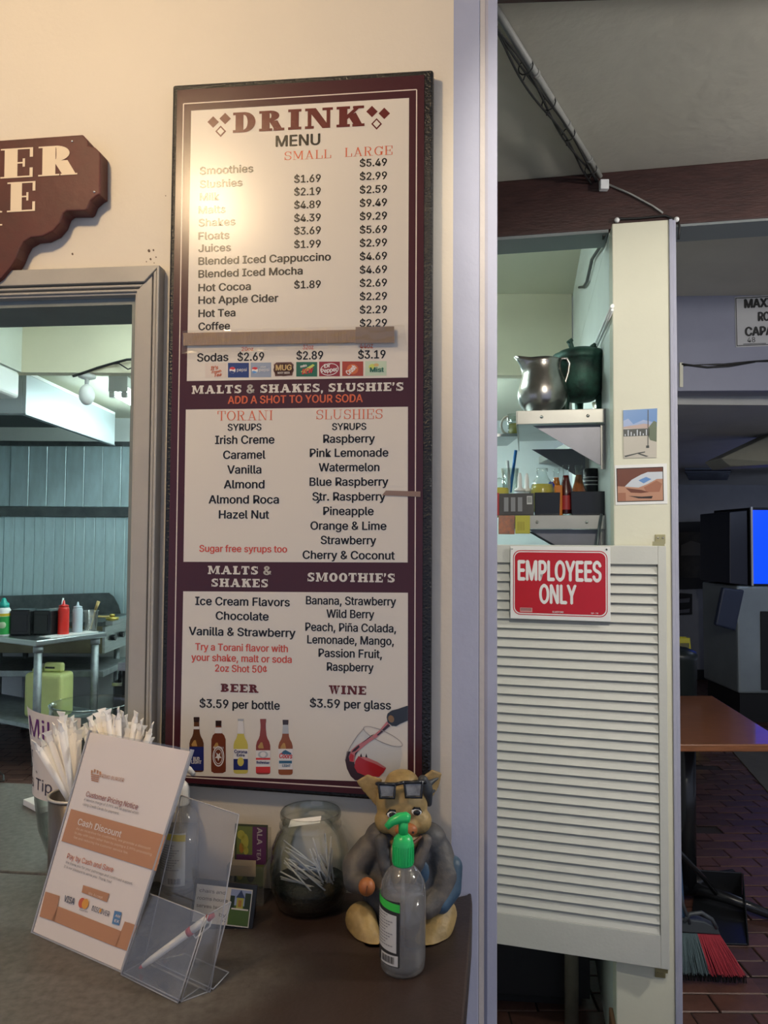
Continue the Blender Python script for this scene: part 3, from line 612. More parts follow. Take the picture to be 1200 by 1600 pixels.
u0 = X(*Zp(672, 520)); u1 = X(*Zp(935, 640)); ang = math.atan2(u1[1] - u0[1], u1[0] - u0[0]); L = math.hypot(u1[0] - u0[0], u1[1] - u0[1])
PR.ring('wline', u0[0], u0[1], L, L * .27, .0009, .0009, .0016, rot=ang, n=30)
for seg in ([(410, 410), (330, 500), (240, 640), (190, 740)], [(190, 740), (165, 830)]):
    for a, b in zip(seg, seg[1:]): ZP('wline', [a, b, (b[0] + 7, b[1] + 4), (a[0] + 7, a[1] + 4)], .0012)
PR.build(board, 'lettering', {'creamp': 'cream_panel', 'lineink': 'border_line'})
# cardboard strips taped across the board
M['card'] = mat('corrugated_cardboard', (.36, .235, .13), .75, bump=.6, bscale=30, stretch=(14, 14, .4), var=.15, vscale=30)
M['tape'] = clear('clear_packing_tape', (.93, .92, .90), .12, 1.6, .04)
def strip(name, q, l0, th, m, label, cat, bev=0):
    mb = MB(); mb.prism([W(*wuv(a, b, l0), l0) for a, b in q], WN * th); o = mb.build(name, m, bev=bev)
    return tag(o, label, cat)
strip('cardboard_strip', [(287.5, 521), (557, 516), (558, 536), (287.5, 540.5)], LF + .0018, .003, 'card', 'long brown cardboard strip taped across the drink menu under the coffee line', 'cardboard')
strip('cardboard_strip', [(556, 511.7), (616, 510.8), (616.5, 536.2), (556, 537)], LF + .0050, .003, ink('card2', (.27, .185, .12), .7, var=.2, vscale=12), 'short brown cardboard square covering the right end of the long strip', 'cardboard')
mb = MB(); q = [wuv(a, b, LF + .0085) for a, b in ((285, 517), (632, 508), (636, 540), (284, 553))]
nx, nz = 60, 7; vs = []
for j in range(nz + 1):
    for i in range(nx + 1):
        s_, t_ = i / nx, j / nz
        u = (q[0][0] * (1 - s_) + q[1][0] * s_) * (1 - t_) + (q[3][0] * (1 - s_) + q[2][0] * s_) * t_
        z = (q[0][1] * (1 - s_) + q[1][1] * s_) * (1 - t_) + (q[3][1] * (1 - s_) + q[2][1] * s_) * t_
        vs.append(W(u, z, LF + .0092 + .0016 * noise.noise(Vector((i * .35, j * .9, 3.1))) + (.0008 if abs(math.sin(i * .33 + j)) > .96 else 0)))
mb.add(vs, [(j * (nx + 1) + i, j * (nx + 1) + i + 1, (j + 1) * (nx + 1) + i + 1, (j + 1) * (nx + 1) + i) for j in range(nz) for i in range(nx)], True)
tag(mb.build('clear_tape', 'tape', fix=False), 'wrinkled clear packing tape holding the cardboard strips to the menu', 'tape')

mb = MB(); q = [wuv(a, b, LF + .0005) for a, b in ((603, 766.5), (657, 768), (657, 776.5), (597, 774))]; mb.prism([W(u, z, LF + .0012) for u, z in q], WN * .0003)
tag(mb.build('brown_tape', ink('browntape', (.26, .17, .13), .3)), 'short strip of brown tape on the right edge of the drink menu', 'tape')
wf = bpy.data.objects['wall_front']
for px, py, r_ in ((233, 392, .0022), (240, 391, .0014), (235.5, 405, .0016), (244, 402, .001), (229, 409, .0009), (113.5, 397, .0017), (241, 411, .0008), (259, 306, .0008)):
    u, z = wuv(px, py); mb = MB(); mb.add([W(u + r_ * math.cos(2 * PI * k / 9) * (1 + .3 * math.sin(k * 5)), z + 1.3 * r_ * math.sin(2 * PI * k / 9), .0004) for k in range(9)], [tuple(range(9))]); mb.build('scuff_mark', ink('scuff', (.12, .08, .055), .7) if px == 233 else 'scuff', wf, fix=False)
u, z = wuv(497.5, 784, LF); mb = MB(); mb.add([W(u + .0042 * a, z + .0042 * b, LF + .0009) for a, b in ((-.9, -.6), (-.3, .1), (.2, .9), (.9, .7), (.3, .1), (.1, -.5))], [(0, 1, 2, 3, 4, 5)]); mb.build('smudge', 'blackink', board, fix=False)
# ================================================================== MAROON SIGN OVER THE OPENING
SB = .030
o2 = [(-70, 224), (129, 210), (137, 219), (137.5, 227), (148, 230), (156.5, 238), (156, 303), (150, 306), (141, 314), (136, 326), (133, 329), (104, 329.5), (98, 334), (93, 348), (82, 361), (66, 369), (48, 371), (36, 378), (30, 389), (25, 402), (16, 417), (2, 434), (-20, 450), (-70, 470)]
sg = thing('wall_sign', 'dark red shaped wooden sign with cream serif letters above the kitchen opening', 'sign', W(wuv(20, 330)[0], 1.95, 0))
M['signred'] = mat('dark_red_sign_paint', (.10, .013, .011), .5, bump=.15, bscale=60, var=.35, vscale=5, var2=(.055, .016, .011))
M['signedge'] = mat('sign_edge', (.05, .022, .02), .6)
M['signcream'] = mat('sign_letter_cream', (.74, .62, .46), .5)
mb = MB(); pts = [W(*wuv(a, b, SB), SB) for a, b in o2]; mb.prism(pts, WN * (-SB + .0015)); mb.build('board', 'signred', sg, bev=.002)
SP = Print(lambda u, v, l: W(u, v, SB + l))
def ST(s, x0, x1, y, cap, yr=None):
    u0, v = wuv(x0, y, SB); u1, _ = wuv(x1, y, SB); _, v2 = wuv(x0, y - cap, SB)
    SP.text('signcream', s, u0, u1, v, v2 - v, .0008, font=(.33, .05), rot=.008)
ST('ER', 1, 121, 279.5, 46); ST('RE', -48, 55, 335, 46); ST('Y', -50, 3, 397, 44)
SP.build(sg)
for a, b in ((113, 221), (147.5, 300)): m_ = MB(); m_.ball(W(*wuv(a, b, SB), SB), .0022, 6); m_.build('screw', 'chrome', sg)

# ================================================================== THINGS ON THE COUNTER
def up(z): return Vector((0, 0, z))
def proj(P):
    d = P - CAM; z = d.dot(Fw); return 600 + FPX * d.dot(Rt) / z, 800 - FPX * d.dot(Up) / z
CZ = 1.0005
# --- slanted acrylic sign with the pricing notice
BL, BR = onz(50, 1458, CZ), onz(187, 1519, CZ)
e1 = (BR - BL).normalized(); nb = Vector((-e1.y, e1.x, 0)); nb = nb if nb.y > 0 else -nb
TL = BL + nb * .096 + up(.257); TR_ = BR + nb * .124 + up(.248)
TL = at(140, 1144, TL.y); TR_ = onplane(296, 1174, BL, (BR - BL).cross(TL - BL).normalized())
SW, SH = (BR - BL).length, (TL - BL).length
def SPf(a, b, l=0):
    u, v = a / SW, b / SH
    p = (BL * (1 - u) + BR * u) * (1 - v) + (TL * (1 - u) + TR_ * u) * v
    n = ((BR - BL).cross(TL - BL)).normalized()
    if n.y > 0: n = -n
    return p + n * l
def suv(px, py):
    a, b = SW / 2, SH / 2
    for _ in range(12):
        x, y = proj(SPf(a, b)); xa, ya = proj(SPf(a + 1e-4, b)); xb, yb = proj(SPf(a, b + 1e-4))
        J = ((xa - x) / 1e-4, (xb - x) / 1e-4, (ya - y) / 1e-4, (yb - y) / 1e-4); D = J[0] * J[3] - J[1] * J[2]
        ex, ey = px - x, py - y
        a += (J[3] * ex - J[1] * ey) / D; b += (-J[2] * ex + J[0] * ey) / D
    return a, b
sh = thing('notice_stand', 'slanted clear acrylic stand holding the white and orange cash discount notice', 'sign', (BL + BR) / 2)
def sheet2(name, m, a0, a1, b0, b1, l0, l1):
    f = [SPf(a0, b0, l0), SPf(a1, b0, l0), SPf(a1, b1, l0), SPf(a0, b1, l0)]; g = [SPf(a0, b0, l1), SPf(a1, b0, l1), SPf(a1, b1, l1), SPf(a0, b1, l1)]
    mb = MB(); mb.add(f + g, [(0, 1, 2, 3), (7, 6, 5, 4), (0, 4, 5, 1), (1, 5, 6, 2), (2, 6, 7, 3), (3, 7, 4, 0)]); return mb.build(name, m, sh)
sheet2('back_sheet', 'acryl', -.003, SW + .003, 0.001, SH + .003, -.005, -.003)
ink('noticepaper', (.80, .72, .67), .45, coat=.35, coatr=.12)
b = MB(); ng = 14
b.add([SPf(SW * i / ng, .002 + (SH - .002) * j / ng, l) for l in (-.0012, -.0022) for j in range(ng + 1) for i in range(ng + 1)], [(j * (ng + 1) + i + s0, j * (ng + 1) + i + 1 + s0, (j + 1) * (ng + 1) + i + 1 + s0, (j + 1) * (ng + 1) + i + s0) for s0 in (0, (ng + 1) ** 2) for j in range(ng) for i in range(ng)])
b.build('paper', 'noticepaper', sh, fix=False)
for a0, a1, b0, b1 in ((-.003, -.0005, 0, SH + .003), (SW + .0005, SW + .003, 0, SH + .003), (-.0005, SW + .0005, 0.0, .0018)): sheet2('edge_strip', 'acryledge', a0, a1, b0, b1, -.0048, .0002)
mb = MB(); mb.prism([BL + e1 * .006 + nb * .004, BR - e1 * .006 + nb * .004, BR - e1 * .006 + nb * .075, BL + e1 * .006 + nb * .06], up(.002)); mb.build('foot', 'acryl', sh)
NP = Print(SPf)
for k, v in {'n_or': (.50, .235, .105), 'n_txt': (.34, .10, .07), 'n_ot': (.60, .17, .07), 'n_gr': (.20, .18, .18), 'n_pale': (.80, .60, .44), 'n_dk': (.06, .06, .09), 'n_bl': (.09, .22, .42), 'n_red': (.62, .10, .03), 'n_ye': (.75, .33, .03)}.items(): ink(k, v, .45, coat=.35, coatr=.12)
def NQ(key, pts, l=.0001): NP.poly(key, [suv(*p) for p in pts], l)
def NT(key, s, p, q, cap, bold=.0, l=.0004):
    a0, b0 = suv(*p); a1, b1 = suv(*q); a2, b2 = suv(p[0] + cap * .25, p[1] - cap); c_ = math.hypot(a2 - a0, b2 - b0)
    NP.text(key, s, a0, a0 + math.hypot(a1 - a0, b1 - b0), b0, c_, l, bold, None, math.atan2(b1 - b0, a1 - a0))
NQ('n_or', [(111, 1264), (258.8, 1305.4), (244, 1361), (96, 1314)])
NQ('n_or', [(71, 1393), (93, 1400), (86, 1440), (61.7, 1432)]); NQ('n_or', [(90.8, 1416), (190, 1455.3), (182, 1480), (80, 1438)]); NQ('n_or', [(195, 1439.8), (214, 1446), (199, 1486), (180, 1479)])
NQ('n_or', [(130, 1383), (170.8, 1396.4), (167, 1409.6), (127.6, 1394.3)])
for k, (x, y) in enumerate(((143, 1203), (147.5, 1201.5), (152, 1203), (156, 1205))): NQ('n_or', [(x - .5, y), (x + 2, y + 1), (x + .8, y + 6), (x - 1, y + 5.6)])
for k in range(4): NQ('n_or', [(142 + k * .2, 1209 + k * 3), (155.5 - k * .6, 1211.5 + k * 3), (155 - k * .6, 1213.3 + k * 3), (142 + k * .2, 1210.8 + k * 3)])
NT('n_or', 'PRIMO BURGER', (156, 1214.5), (193, 1222), 5.5)
NT('n_txt', 'Customer Pricing Notice', (134, 1244), (214.5, 1265), 8, .005)
NT('n_gr', 'A service charge of 3.99% will be applied when', (131, 1250.5), (216, 1272.5), 3.8); NT('n_gr', 'using Credit Cards for payment.', (129.5, 1258), (186, 1273), 3.8)
NT('noticepaper', 'Cash Discount', (121, 1288), (188.6, 1308.5), 9.5, .014)
for s_, p, q in (('As an incentive for customers, we provide a discount', (119, 1296), (235, 1328)), ('to pay with cash rather than by paying a 3.99% processing', (116.5, 1302.5), (237, 1337)), ('fee and reducing the customer service fee.', (115, 1309.5), (200, 1334.5))): NT('n_pale', s_, p, q, 3.6)
NT('n_ot', 'Pay by Cash and Save', (104.5, 1341), (176, 1363), 8, .005)
NT('n_gr', 'We thank you for your patronage and continued support.', (102.5, 1348.5), (207, 1383), 3.8); NT('n_gr', 'It is our pleasure to serve you. Thank You!', (100, 1355), (174, 1380), 3.8)
NT('n_pale', 'We Accept', (138, 1397.5), (160, 1404.5), 4)
NT('n_dk', 'VISA', (99.5, 1408), (115.5, 1413.5), 9.5, .02)
for dx, k in ((-2.6, 'n_red'), (2.8, 'n_ye')):
    a, b = suv(130.6 + dx, 1411.5 + dx * .3); NP.ell(k, a, b, .0062, .0062, .0003 + (.0001 if dx > 0 else 0))
NT('n_dk', 'mastercard', (124, 1422), (137, 1426), 2.5)
NT('n_dk', 'DISCOVER', (143, 1422.5), (170, 1432.5), 8, .0)
a, b = suv(157.3, 1422.8); NP.ell('n_ye', a, b, .0018, .0026, .0007)
NQ('n_bl', [(179, 1422.8), (190.3, 1425.5), (186, 1446), (174.8, 1443)]); NT('noticepaper', 'AM', (180, 1432), (187.5, 1434.5), 4, .02); NT('noticepaper', 'EX', (178.5, 1440), (186, 1442.5), 4, .02)
NP.build(sh)
ink('metalband', (.25, .25, .26), .4)

# --- brochure holder at its right: tall leaning back, pocket in front, foot behind
F0 = onz(190, 1523, CZ); F1 = onz(279, 1567, CZ); be = (F1 - F0).normalized(); bb = Vector((-be.y, be.x, 0)); bb = bb if bb.y > 0 else -bb
bw = (F1 - F0).length
bh = thing('brochure_holder', 'empty clear acrylic leaflet holder with a pocket, right of the slanted notice', 'holder', (F0 + F1) / 2)
def plate(name, q, th, parent, m='acryl', edge=True):
    q = [Vector(p) for p in q]; n = (q[1] - q[0]).cross(q[2] - q[0]).normalized()
    mb = MB(); mb.prism(q, n * th); o = mb.build(name, m, parent)
    if edge:
        mb = MB()
        for i in range(4): mb.tube([q[i] + n * th / 2, q[(i + 1) % 4] + n * th / 2], .0009, 5)
        mb.build('edge', 'acryledge', o)
    return o
lean = bb * .042 + up(.084)
pf = [F0, F1, F1 + lean, F0 + lean]
plate('pocket_front', pf, .002, bh)
plate('pocket_side', [F1 + bb * .003, F1 + bb * .034 + be * .012, F1 + bb * .034 + be * .012 + bb * .038 + up(.092), F1 + lean + bb * .003], .002, bh)
B0 = F0 + bb * .036; B1 = F1 + bb * .036 + be * .016
tr = at(374, 1273, B1.y + .045); tl = at(284, 1243, B0.y + .045)
plate('back_panel', [B0, B1, tr, tl], .0022, bh)
plate('foot', [B0 + bb * .004 + be * .01, B1 + bb * .004, onz(357, 1521, CZ), onz(290, 1492, CZ)], .0025, bh)
plate('pocket_floor', [F0 + bb * .003, F1 + bb * .003, F1 + bb * .033, F0 + bb * .033], .002, bh)
# pen lying in the pocket
pt, pe = F0 + be * .016 + bb * .014 + up(.006), at(333, 1429, F1.y + .052)
pn = thing('ballpoint_pen', 'white ballpoint pen with red grip ring and red cap end lying in the leaflet holder', 'pen', pt)
d = (pe - pt); L = d.length; d.normalize()
ink('penred', (.50, .03, .035), .35)
b = MB(); b.tube([pt + d * .006, pt + d * .02, pt + d * L * .66], [.0028, .0042, .0048], 14); b.tube([pt + d * L * .72, pt + d * (L - .008)], [.0050, .0046], 14); b.build('barrel', 'whiteplastic', pn)
b = MB(); b.tube([pt, pt + d * .006], [.0012, .0028], 12); b.build('tip', 'penred', pn)
b = MB(); b.tube([pt + d * L * .66, pt + d * L * .72], [.0053, .0054], 14); b.build('grip_ring', 'penred', pn)
b = MB(); b.tube([pt + d * (L - .008), pt + d * L], [.0046, .0038], 14); b.build('end_button', 'penred', pn)
side = d.cross(up(1)).normalized(); ud = side.cross(d)
b = MB(); b.tube([pt + d * L * .70 - ud * .005, pt + d * L * .70 - ud * .011, pt + d * (L - .012) - ud * .009, pt + d * (L - .006) - ud * .004], .0013, 6); b.build('clip', 'whiteplastic', pn)

# --- clear sanitiser bottles with pumps
def fade(z0, prof): return [(r, z + z0) for r, z in prof]
def sanitizer(name, label, c, face, lab, pump, pa, band, hgt=1.0):
    t = thing(name, label, 'bottle', c)
    prof = [(.0001, .0045), (.020, .0035), (.0255, .0), (.028, .004), (.0292, .015), (.0296, .06), (.0294, .098), (.0275, .110), (.0225, .120), (.0160, .127), (.0125, .130), (.0122, .136)]
    b = MB(); b.lathe([(r, z * hgt) for r, z in prof], c, 36, close=False); b.build('body', 'plasticclear', t)
    b = MB(); b.lathe([(.0001, .006), (.0245, .005), (.0275, .014), (.028, .06), (.0279, .094), (.0001, .094)], c, 32, close=False); b.build('gel', 'gel', t)
    b = MB(); b.tube([c + up(.012), c + up(.135)], .0022, 8); b.build('dip_tube', 'plasticclear', t)
    b = MB(); b.lathe([(.0132, .131), (.0137, .133), (.0137, .157), (.0118, .165), (.0075, .169), (.0050, .170)], c, 24)
    for k in range(24):
        a = 2 * PI * k / 24; b.box(.0132, .0142, -.0006, .0006, .134, .156, Matrix.Translation(c) @ Matrix.Rotation(a, 4, 'Z'))
    b.build('pump_collar', pump, t)
    b = MB(); b.tube([c + up(.169), c + up(.188)], [.0062, .0064], 12); dn = Vector((math.cos(pa), math.sin(pa), 0)); 
    b.tube([c + up(.1885) - dn * .008, c + up(.1895) - dn * .004, c + up(.1895) + dn * .006, c + up(.186) + dn * .015, c + up(.179) + dn * .022], [.0055, .0076, .0070, .0056, .0042], 12); b.build('pump_head', pump, t)
    # wrapped labels
    def arcband(nm, m, a0, a1, z0, z1, r, par, sl=0):
        b = MB(); n = 14
        vs = [c + Vector((r * math.cos(R(a0 + (a1 - a0) * i / n)), r * math.sin(R(a0 + (a1 - a0) * i / n)), z + sl * i / n)) for z in (z0, z1) for i in range(n + 1)]
        b.add(vs, [(i, i + 1, n + 2 + i, n + 1 + i) for i in range(n)], True); return b.build(nm, m, par, fix=False)
    lb = arcband('label', lab, face - 55, face + 36, .016, .096, .0300, t)
    arcband('label_band', band, face - 55, face + 36, .088, .098, .0302, lb, -.005)
    arcband('barcode_patch', 'labelwhite', face - 20, face + 32, .017, .030, .0302, lb)
    arcband('text_panel', 'labelwhite', face - 52, face + 28, .036, .082, .0302, lb, -.003)
    pr = Print(lambda u, v, l: c + Vector(((.0303 + l) * math.cos(R(face) + u / .03), (.0303 + l) * math.sin(R(face) + u / .03), v)))
    for k in range(11): 
        [pr.rect('labelgrey', -.026 + q_ * .0036, -.026 + q_ * .0036 + .0030, .040 + k * .0037, .0414 + k * .0037, .0002) for q_ in range(10 - (k * 7 % 4))]
    x = -.008
    for k in range(13): w_ = .0005 + .0005 * (k * 5 % 3); pr.rect('labelblack', x, x + w_, .0195, .028, .0001); x += w_ + .0006
    pr.build(lb, 'small_print')
    return t
ink('labelwhite', (.62, .62, .60), .4); ink('labelgrey', (.28, .28, .29), .5); ink('labelblack', (.02, .02, .022), .4); ink('labelblackback', (.035, .035, .035), .35)
ink('pumpgreen', (.02, .50, .13), .3); ink('bandgreen', (.05, .55, .08), .3); ink('bandyellow', (.62, .50, .08), .35); ink('pumpwhite', (.72, .71, .66), .35)
c0 = onz(629, 1512, CZ)
sanitizer('sanitizer_bottle', 'clear hand sanitizer bottle with bright green pump in front of the pig figurine', c0, 225, 'labelblackback', 'pumpgreen', R(190), 'bandgreen')
c1 = onz(280, 1388, CZ)
sanitizer('sanitizer_bottle', 'clear sanitizer bottle with white pump and yellow label behind the leaflet holder', c1, 265, 'labelwhite', 'pumpwhite', R(-10), 'bandyellow')

# --- pickle jar of stirring sticks
jc = onz(484, 1412, CZ); jr = 1.0
jar = thing('glass_jar', 'round open glass jar full of thin white stirrers left of the pig', 'jar', jc)
prof = [(.001, .006), (.034, .004), (.043, .0), (.051, .006), (.0580, .028), (.0605, .055), (.0575, .086), (.0500, .106), (.0455, .114), (.0470, .117), (.0472, .121), (.0448, .123), (.0445, .128), (.0462, .131), (.0462, .136), (.0445, .139), (.0425, .137), (.0425, .122), (.0440, .113), (.0560, .085), (.0588, .055), (.0560, .030), (.049, .010), (.002, .009)]
b = MB(); b.lathe(prof, jc, 48, close=False); b.build('body', 'glass', jar)
ink('stick', (.62, .58, .57), .5)
def inj(v): return math.hypot(v.x, v.y) < .047
k = 0; N = 0
while N < 34 and k < 900:
    k += 1
    if N < 17:
        a = Vector((random.uniform(-.048, -.030), random.uniform(-.03, .02), random.uniform(.042, .088))); a2 = Vector((random.uniform(.012, .034), a.y + random.uniform(-.015, .015), random.uniform(.018, .040)))
    else:
        a = Vector((random.uniform(.0, .034), random.uniform(-.034, .01), random.uniform(.072, .104))); a2 = Vector((random.uniform(.020, .040), random.uniform(-.02, .01), random.uniform(.020, .036)))
    if not (inj(a) and inj(a2)): continue
    m_ = MB(); m_.tube([jc + a, jc + a2], .0013, 5); o = m_.build('stirrer', 'stick'); N += 1
    if a.x < -.029: tag(o, 'thin white stirrer lying aslant to the left in the glass jar', 'stirrer', 'stirrers leaning left in the jar')
    else: tag(o, 'thin white stirrer standing steeply at the right in the glass jar', 'stirrer', 'stirrers standing right in the jar')
m_ = MB(); m_.lathe([(.001, .0095), (.046, .0105), (.0535, .03), (.0545, .036), (.001, .037)], jc, 32, close=False)
tag(m_.build('dark_reflection', ink('jar_reflection', (.012, .016, .014), .5, bump=.8, bscale=160)), 'dark counter reflection, built as a fill, in the bottom of the glass jar', 'reflection', kind='stuff')  # the counter's dark reflection in the jar, built as a solid fill
m_ = MB(); q_ = [jc + Vector((-.032, -.012, .118)), jc + Vector((.016, -.02, .128)), jc + Vector((.017, -.012, .134)), jc + Vector((-.030, .0, .124))]; m_.prism(q_, (0, .001, .0006)); tag(m_.build('paper_slip', 'whiteplastic'), 'white paper slip caught in the mouth of the glass jar', 'paper')

# --- acrylic card holder against the wall with a tall printed card and a plain beige card
kc = W(wuv(398, 1400)[0], CZ, .010)
kh = thing('card_holder', 'small clear acrylic holder with a tall green and purple printed card by the wall', 'holder', kc)
def K(a, z, l): return W(wuv(398, 1400)[0] + a, CZ + z, l)
def kbox(a0, a1, z0, z1, l0, l1, n_, m, par=kh, tilt=0): m_ = MB(); m_.prism([K(a0, z0, l0), K(a1, z0, l0), K(a1, z1, l0 - tilt), K(a0, z1, l0 - tilt)], WN * (l1 - l0)); return m_.build(n_, m, par)
kbox(-.028, .030, 0, .0022, .012, .062, 'base', 'acryl'); kbox(-.028, .030, .0022, .055, .055, .057, 'front', 'acryl'); kbox(-.028, .030, .0022, .10, .018, .020, 'back', 'acryl'); kbox(-.028, -.026, .0022, .055, .0205, .0545, 'side', 'acryl'); kbox(.028, .030, .0022, .055, .0205, .0545, 'side', 'acryl')
for k_, v in {'c_gr': (.14, .17, .05), 'c_pu': (.10, .03, .09), 'c_ye': (.36, .34, .06), 'c_or': (.35, .16, .03), 'c_ba': (.05, .06, .03), 'c_be': (.55, .42, .25), 'c_w': (.6, .56, .5), 'c_sky': (.25, .30, .45), 'c_lawn': (.06, .11, .02), 'c_tree': (.02, .035, .012), 'c_tw': (.03, .05, .12)}.items(): ink(k_, v, .35)
cardo = kbox(-.024, .028, .012, .108, .030, .0312, 'printed_card', 'c_ba')
KP = Print(lambda u, v, l: K(u, v, .0314 + l))
KP.rect('c_gr', -.021, .004, .015, .105, .0001); KP.rect('c_pu', .004, .026, .06, .105, .0001); KP.rect('c_gr', .004, .026, .015, .06, .0001); KP.rect('c_pu', -.021, .026, .048, .062, .0002)
for u, v, a_, b_, c_ in ((-.014, .092, .006, .007, 'c_ye'), (-.008, .082, .006, .012, 'c_ye'), (-.013, .072, .004, .008, 'c_or'), (-.006, .068, .004, .006, 'c_ye'), (-.015, .035, .006, .012, 'c_ye'), (.002, .03, .006, .01, 'c_ba')): KP.ell(c_, u, v, a_, b_, .0003)
g, gf = glyph('ALA', .02); KP.put('c_w', [(.0115 + b_ * .008, .104 - a_ * .026) for a_, b_, *_ in g], gf, .0004)
g, gf = glyph('TEA', .0); KP.put('c_w', [(.0115 + b_ * .006, .072 - a_ * .018) for a_, b_, *_ in g], gf, .0004)
KP.build(cardo)
kbox(-.026, .014, .036, .060, .046, .0468, 'beige_card', 'c_be')
# --- black easel with the picture card
q = [at(300, 1440, 1.065), at(388, 1450, 1.065), at(395, 1391, 1.075), at(308, 1381, 1.075)]
es = thing('card_stand', 'black card stand showing a small picture of a yellow house on a lawn', 'stand', onz(350, 1452, CZ))
ce = (q[1] - q[0]).normalized(); cu_ = (q[3] - q[0]).normalized(); cn_ = ce.cross(cu_).normalized()
if cn_.y > 0: cn_ = -cn_
def E_(u, v, l=0): return q[0] + ce * u + cu_ * v + cn_ * l
cw, ch = (q[1] - q[0]).length, (q[3] - q[0]).length
m_ = MB(); zb = -(q[0].z - CZ) / cu_.z
m_.prism([E_(-.004, zb + .001, -.001), E_(cw + .006, zb + .001, -.001), E_(cw + .006, ch + .007, -.001), E_(-.004, ch + .007, -.001)], cn_ * -.004)
m_.prism([E_(cw + .003, zb + .002, -.005), E_(cw + .003, ch, -.005), E_(cw + .003, ch, -.005) + Vector((.0, .012, 0)), Vector((E_(cw, 0).x + .004, E_(cw, 0).y + .04, CZ + .0005))], ce * -.014); m_.build('easel', 'black', es, bev=.0008)
m_ = MB(); m_.prism([E_(0, 0, -.0008), E_(cw, 0, -.0008), E_(cw, ch, -.0008), E_(0, ch, -.0008)], cn_ * .0008); co = m_.build('card', 'c_w', es)
EP = Print(lambda u, v, l: E_(u * cw, v * ch, .0002 + l))
EP.rect('c_sky', .62, .985, .55, .97, 0); EP.rect('c_lawn', .62, .985, .03, .55, 0); EP.rect('c_tree', .62, .70, .45, .8, .0001); EP.rect('c_tree', .88, .985, .45, .9, .0001); EP.rect('c_ye', .74, .86, .48, .76, .0002); EP.rect('c_or', .77, .83, .52, .70, .0003)
EP.poly('c_tw', [(.72, .76), (.80, .97), (.88, .76)], .0003); EP.rect('c_w', .66, .96, .44, .48, .0003)
for s_, u0, u1, v in (('chairs and', .06, .52, .80), ('rooms house', .04, .58, .60), ('serves tea', .04, .46, .40), ('by', .46, .58, .22), ('67', .5, .6, .08)): EP.text('labelblack', s_, u0, u1, v, .09, .0002, .0)
EP.build(co)

# --- tip jar with its handwritten paper
tj = at(141, 1240, 1.302); tj.z = CZ - .0005
tip = thing('tip_jar', 'wide mouthed clear glass vase behind the wrapped straws with a handwritten paper', 'jar', tj)
prof = [(.001, .008), (.045, .006), (.055, .0), (.066, .012), (.082, .060), (.0885, .110), (.0850, .165), (.0750, .215), (.0690, .245), (.0680, .256), (.0705, .263), (.0665, .264), (.0650, .256), (.0725, .214), (.0825, .165), (.0860, .110), (.0795, .060), (.063, .014), (.001, .012)]
b = MB(); b.lathe(prof, tj, 48, close=False); b.build('body', 'glass', tip)
ink('tippaper', (.74, .66, .60), .7); ink('purpleink', (.13, .02, .16), .6); ink('darkink', (.05, .04, .07), .6)
def tp(u, v, l=0):         # u 0..1 round the jar from left to front, v 0..1 upward
    a = R(205 + 76 * u); r = .0905 + l + .016 * max(0, v - .3) * (1 - u) + .001
    return tj + Vector((r * math.cos(a), r * math.sin(a), .122 + .146 * v - .01 * u * v))
b = MB(); n1, n2 = 20, 10
b.add([tp(i / n1, j / n2) for j in range(n2 + 1) for i in range(n1 + 1)], [(j * (n1 + 1) + i, j * (n1 + 1) + i + 1, (j + 1) * (n1 + 1) + i + 1, (j + 1) * (n1 + 1) + i) for j in range(n2) for i in range(n1)], True)
tpo = b.build('tip_paper', 'tippaper', tip, fix=False)
TPp = Print(tp)
TPp.text('purpleink', 'Mil', .14, .62, .70, .22, .0008, 0); TPp.text('darkink', 'Tr', .02, .20, .44, .12, .0008, -.01); TPp.text('darkink', 'is Tip', .02, .62, .10, .13, .0008, -.01)
TPp.poly('darkink', [(.02, .34), (.3, .28), (.3, .295), (.02, .355)], .0008)
TPp.text('darkink', 'it', .42, .52, .52, .1, .0008, -.01)
TPp.build(tpo)

# --- metal cups and wrapped straws
M['cupmetal'] = mat('brown_grey_metal_cup', (.17, .145, .125), .38, .6, var=.3, vscale=9, stretch=(6, 6, 1))
M['cuprim'] = mat('pale_cup_rim', (.62, .57, .50), .35, .3)
def cup(label, c):
    t = thing('straw_cup', label, 'cup', c)
    b = MB(); b.lathe([(.001, .003), (.034, .002), (.0365, 0), (.038, .004), (.0405, .150), (.0385, .150), (.036, .006), (.001, .006)], c, 36, close=False); b.build('body', 'cupmetal', t)
    b = MB(); n = 36; b.tube([c + Vector((.0405 * math.cos(2 * PI * k / n), .0405 * math.sin(2 * PI * k / n), .151)) for k in range(n + 1)], .0022, 8, False); b.build('rim', 'cuprim', t)
cl = at(118, 1300, 1.168); cl.z = CZ
cr_ = at(186, 1300, 1.150); cr_.z = CZ
cup('brown metal cup of wrapped straws standing before the tip jar', cl); cup('second metal cup of straws hidden behind the slanted notice', cr_)
tipsL = [(53, 1158), (62, 1150), (74, 1143), (84, 1131), (93, 1127), (102, 1127), (110, 1131), (118, 1127), (101, 1118), (113, 1119), (124, 1140), (96, 1112)]
tipsR = [(133, 1130), (140, 1119), (147, 1125), (152, 1113), (159, 1107), (163, 1118), (170, 1124), (178, 1117), (185, 1106), (191, 1111), (197, 1117), (205, 1128), (213, 1112), (215, 1130), (224, 1133), (239, 1130), (232, 1146), (222, 1124), (238, 1152), (128, 1136), (156, 1133), (176, 1133), (187, 1127), (168, 1109), (143, 1136), (200, 1138), (209, 1140), (151, 1140), (181, 1140)]
